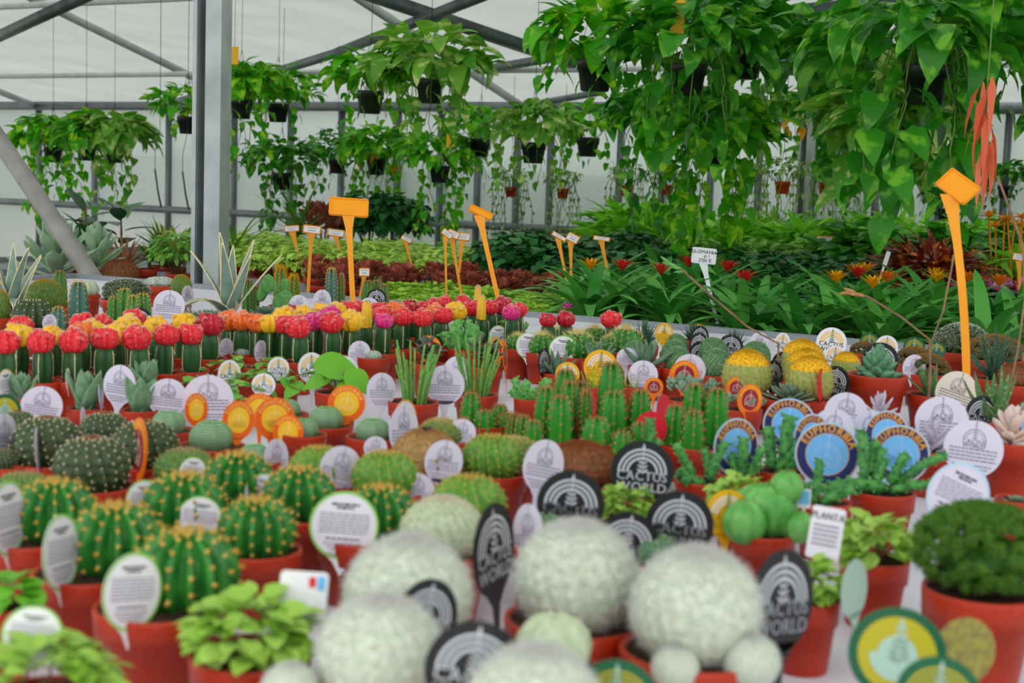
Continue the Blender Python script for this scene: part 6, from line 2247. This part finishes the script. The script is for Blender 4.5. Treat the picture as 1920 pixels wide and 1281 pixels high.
 ('A', 1206, 704, 60, 56, -2, 'lilac-white tag right of the tallest column', 1),
 ('A', 1176, 672, 40, 40, -2, 'lilac-white tag half hidden among the pointed leaves', 1),
 ('A', 1424, 640, 50, 34, -2, 'lilac-white tag behind the rightmost knobbed cone', 1),
 ('DG', 1630, 642, 46, 36, 0, 'dark green emblem tag behind the small golden-brown cactus', 1),
 ('DG', 1714, 652, 44, 40, 0, 'dark green emblem tag behind the golden-brown pair', 1),
 ('DG', 1756, 658, 36, 34, 0, 'dark green emblem tag left of the white-flecked mound', 1),
 ('R', 1220, 805, 62, 68, -10, 'red tag behind the middle column cluster', 1),
 ('R', 1244, 772, 26, 66, 12, 'red tag turned sideways between the column clusters', 1),
 ('R', 1087, 800, 8, 52, 2, 'red and white tag seen edge-on between the column stems', 1),
 ('R', 1112, 754, 12, 44, 10, 'dark red tag seen edge-on behind the left columns', 1),
 ('R', 1540, 724, 14, 66, 10, 'red tag seen edge-on in front of the nearest golden cactus', 1),
 ('A', 692, 576, 40, 36, 0, 'grey-white tag beside the tall yellow stake behind the grafted cacti', 1, .03),
 ('A', 604, 565, 34, 44, 0, 'grey-white tag behind the blue column near the paddle cactus', 1, .03),
 ('A', 560, 570, 36, 34, -20, 'grey-white tag right of the paddle cactus pads', 1, .03),
 ('A', 352, 556, 22, 42, 0, 'grey-white tag beside the left edge of the large steel post', 1, .03),
 ('A', 93, 606, 26, 34, -10, 'grey-white tag beside the short blue column', 1, .03),
 ('GRN', 1682, 1228, 202, 180, -2, 'dark green tag with an olive picture, large one at the bottom right', 1),
 ('DG', 1760, 1310, 230, 160, -2, 'dark green tag, nearest at the bottom right corner', 1),
 ('DG', 1155, 1318, 180, 165, 0, 'dark green tag cut by the bottom edge in the middle', 1),
 ('PG', 1602, 1105, 46, 112, 2, 'pale green tag turned sideways left of the large dark green tag', 1),
 ('AY', 1912, 1078, 90, 112, 0, 'yellow-rimmed white tag in the big orange pot at the right edge', 1),
 ('OL', 1808, 1222, 110, 130, -14, 'mottled olive tag behind the large dark green one', 1),
 ('H', 60, 1190, 175, 110, -10, 'pale tag lying back in the bottom left corner above the leafy succulent', 1),
]
for e in TG:
    des, cx, cy, w, h, rot, lab, side = e[:8]
    tag_at(des, cx, cy, w, h, rot, lab, side, e[8] if len(e) > 8 else None)


# rectangular tags
def rect_tag(cx, cy, w, h, rot, label, heading=None, bands=(), dz=.03):
    P, dep = at_z(cx, cy, .835 + dz); s = FPX / dep
    t = bpy.data.objects.new('plant_label', None); COL.objects.link(t)
    base = math.atan2(-(P[0] - CAM[0]), P[1] - CAM[1])
    t.matrix_world = Matrix.Translation(Vector(P)) @ Matrix.Rotation(base, 4, 'Z') @ Matrix.Rotation(math.radians(-10), 4, 'X') @ Matrix.Rotation(math.radians(-rot), 4, 'Y')
    tag(t, label, 'plant tag', 'printed plant tags')
    W, H = w / s, h / s
    b = MB().tpl(rrect(W, H, W * .1, -.0003, .0003)); b.tpl(box(-W * .12, W * .12, -.0003, .0003, -H * .5 - .02, -H * .45))
    part('tag_plate', b.mesh('tag_plate', I_WHT, False), t)
    for (nm, x0, x1, z0, z1, m) in bands:
        part(nm, MB().tpl(flat(x0 * W, x1 * W, z0 * H, z1 * H, -.0006)).mesh(nm, m, False), t)
    if heading:
        q = MB(); text(q, heading, 0, .26 * H, .30 * W, -.0007, bold=.02, squeeze=.85); part('heading', q.mesh('heading', I_DARK, False), t)
        l = MB(); lines(l, [(.12 - k * .09, .38, .035) for k in range(5)], 0); l.V = [v * np.array([W, 1, H]) + [0, -.0007, 0] for v in l.V]
        part('text_lines', l.mesh('text_lines', I_GRYT, False), t)


rect_tag(1548, 1000, 62, 98, -6, 'rectangular white tag headed PLANTA beside the pale leafy succulent', 'PLANTA')
rect_tag(568, 1120, 90, 96, -4, 'rectangular white tag with red and blue marks behind the nearest pale leafy succulent', None, (('red_mark', .1, .24, .2, .4, I_RED), ('blue_mark', .28, .44, .15, .42, I_SKY)))
rect_tag(1508, 935, 24, 36, 0, 'small rectangular blue tag behind the smooth green globes', None, (('blue_mark', -.4, .4, -.3, .4, I_SKY),))
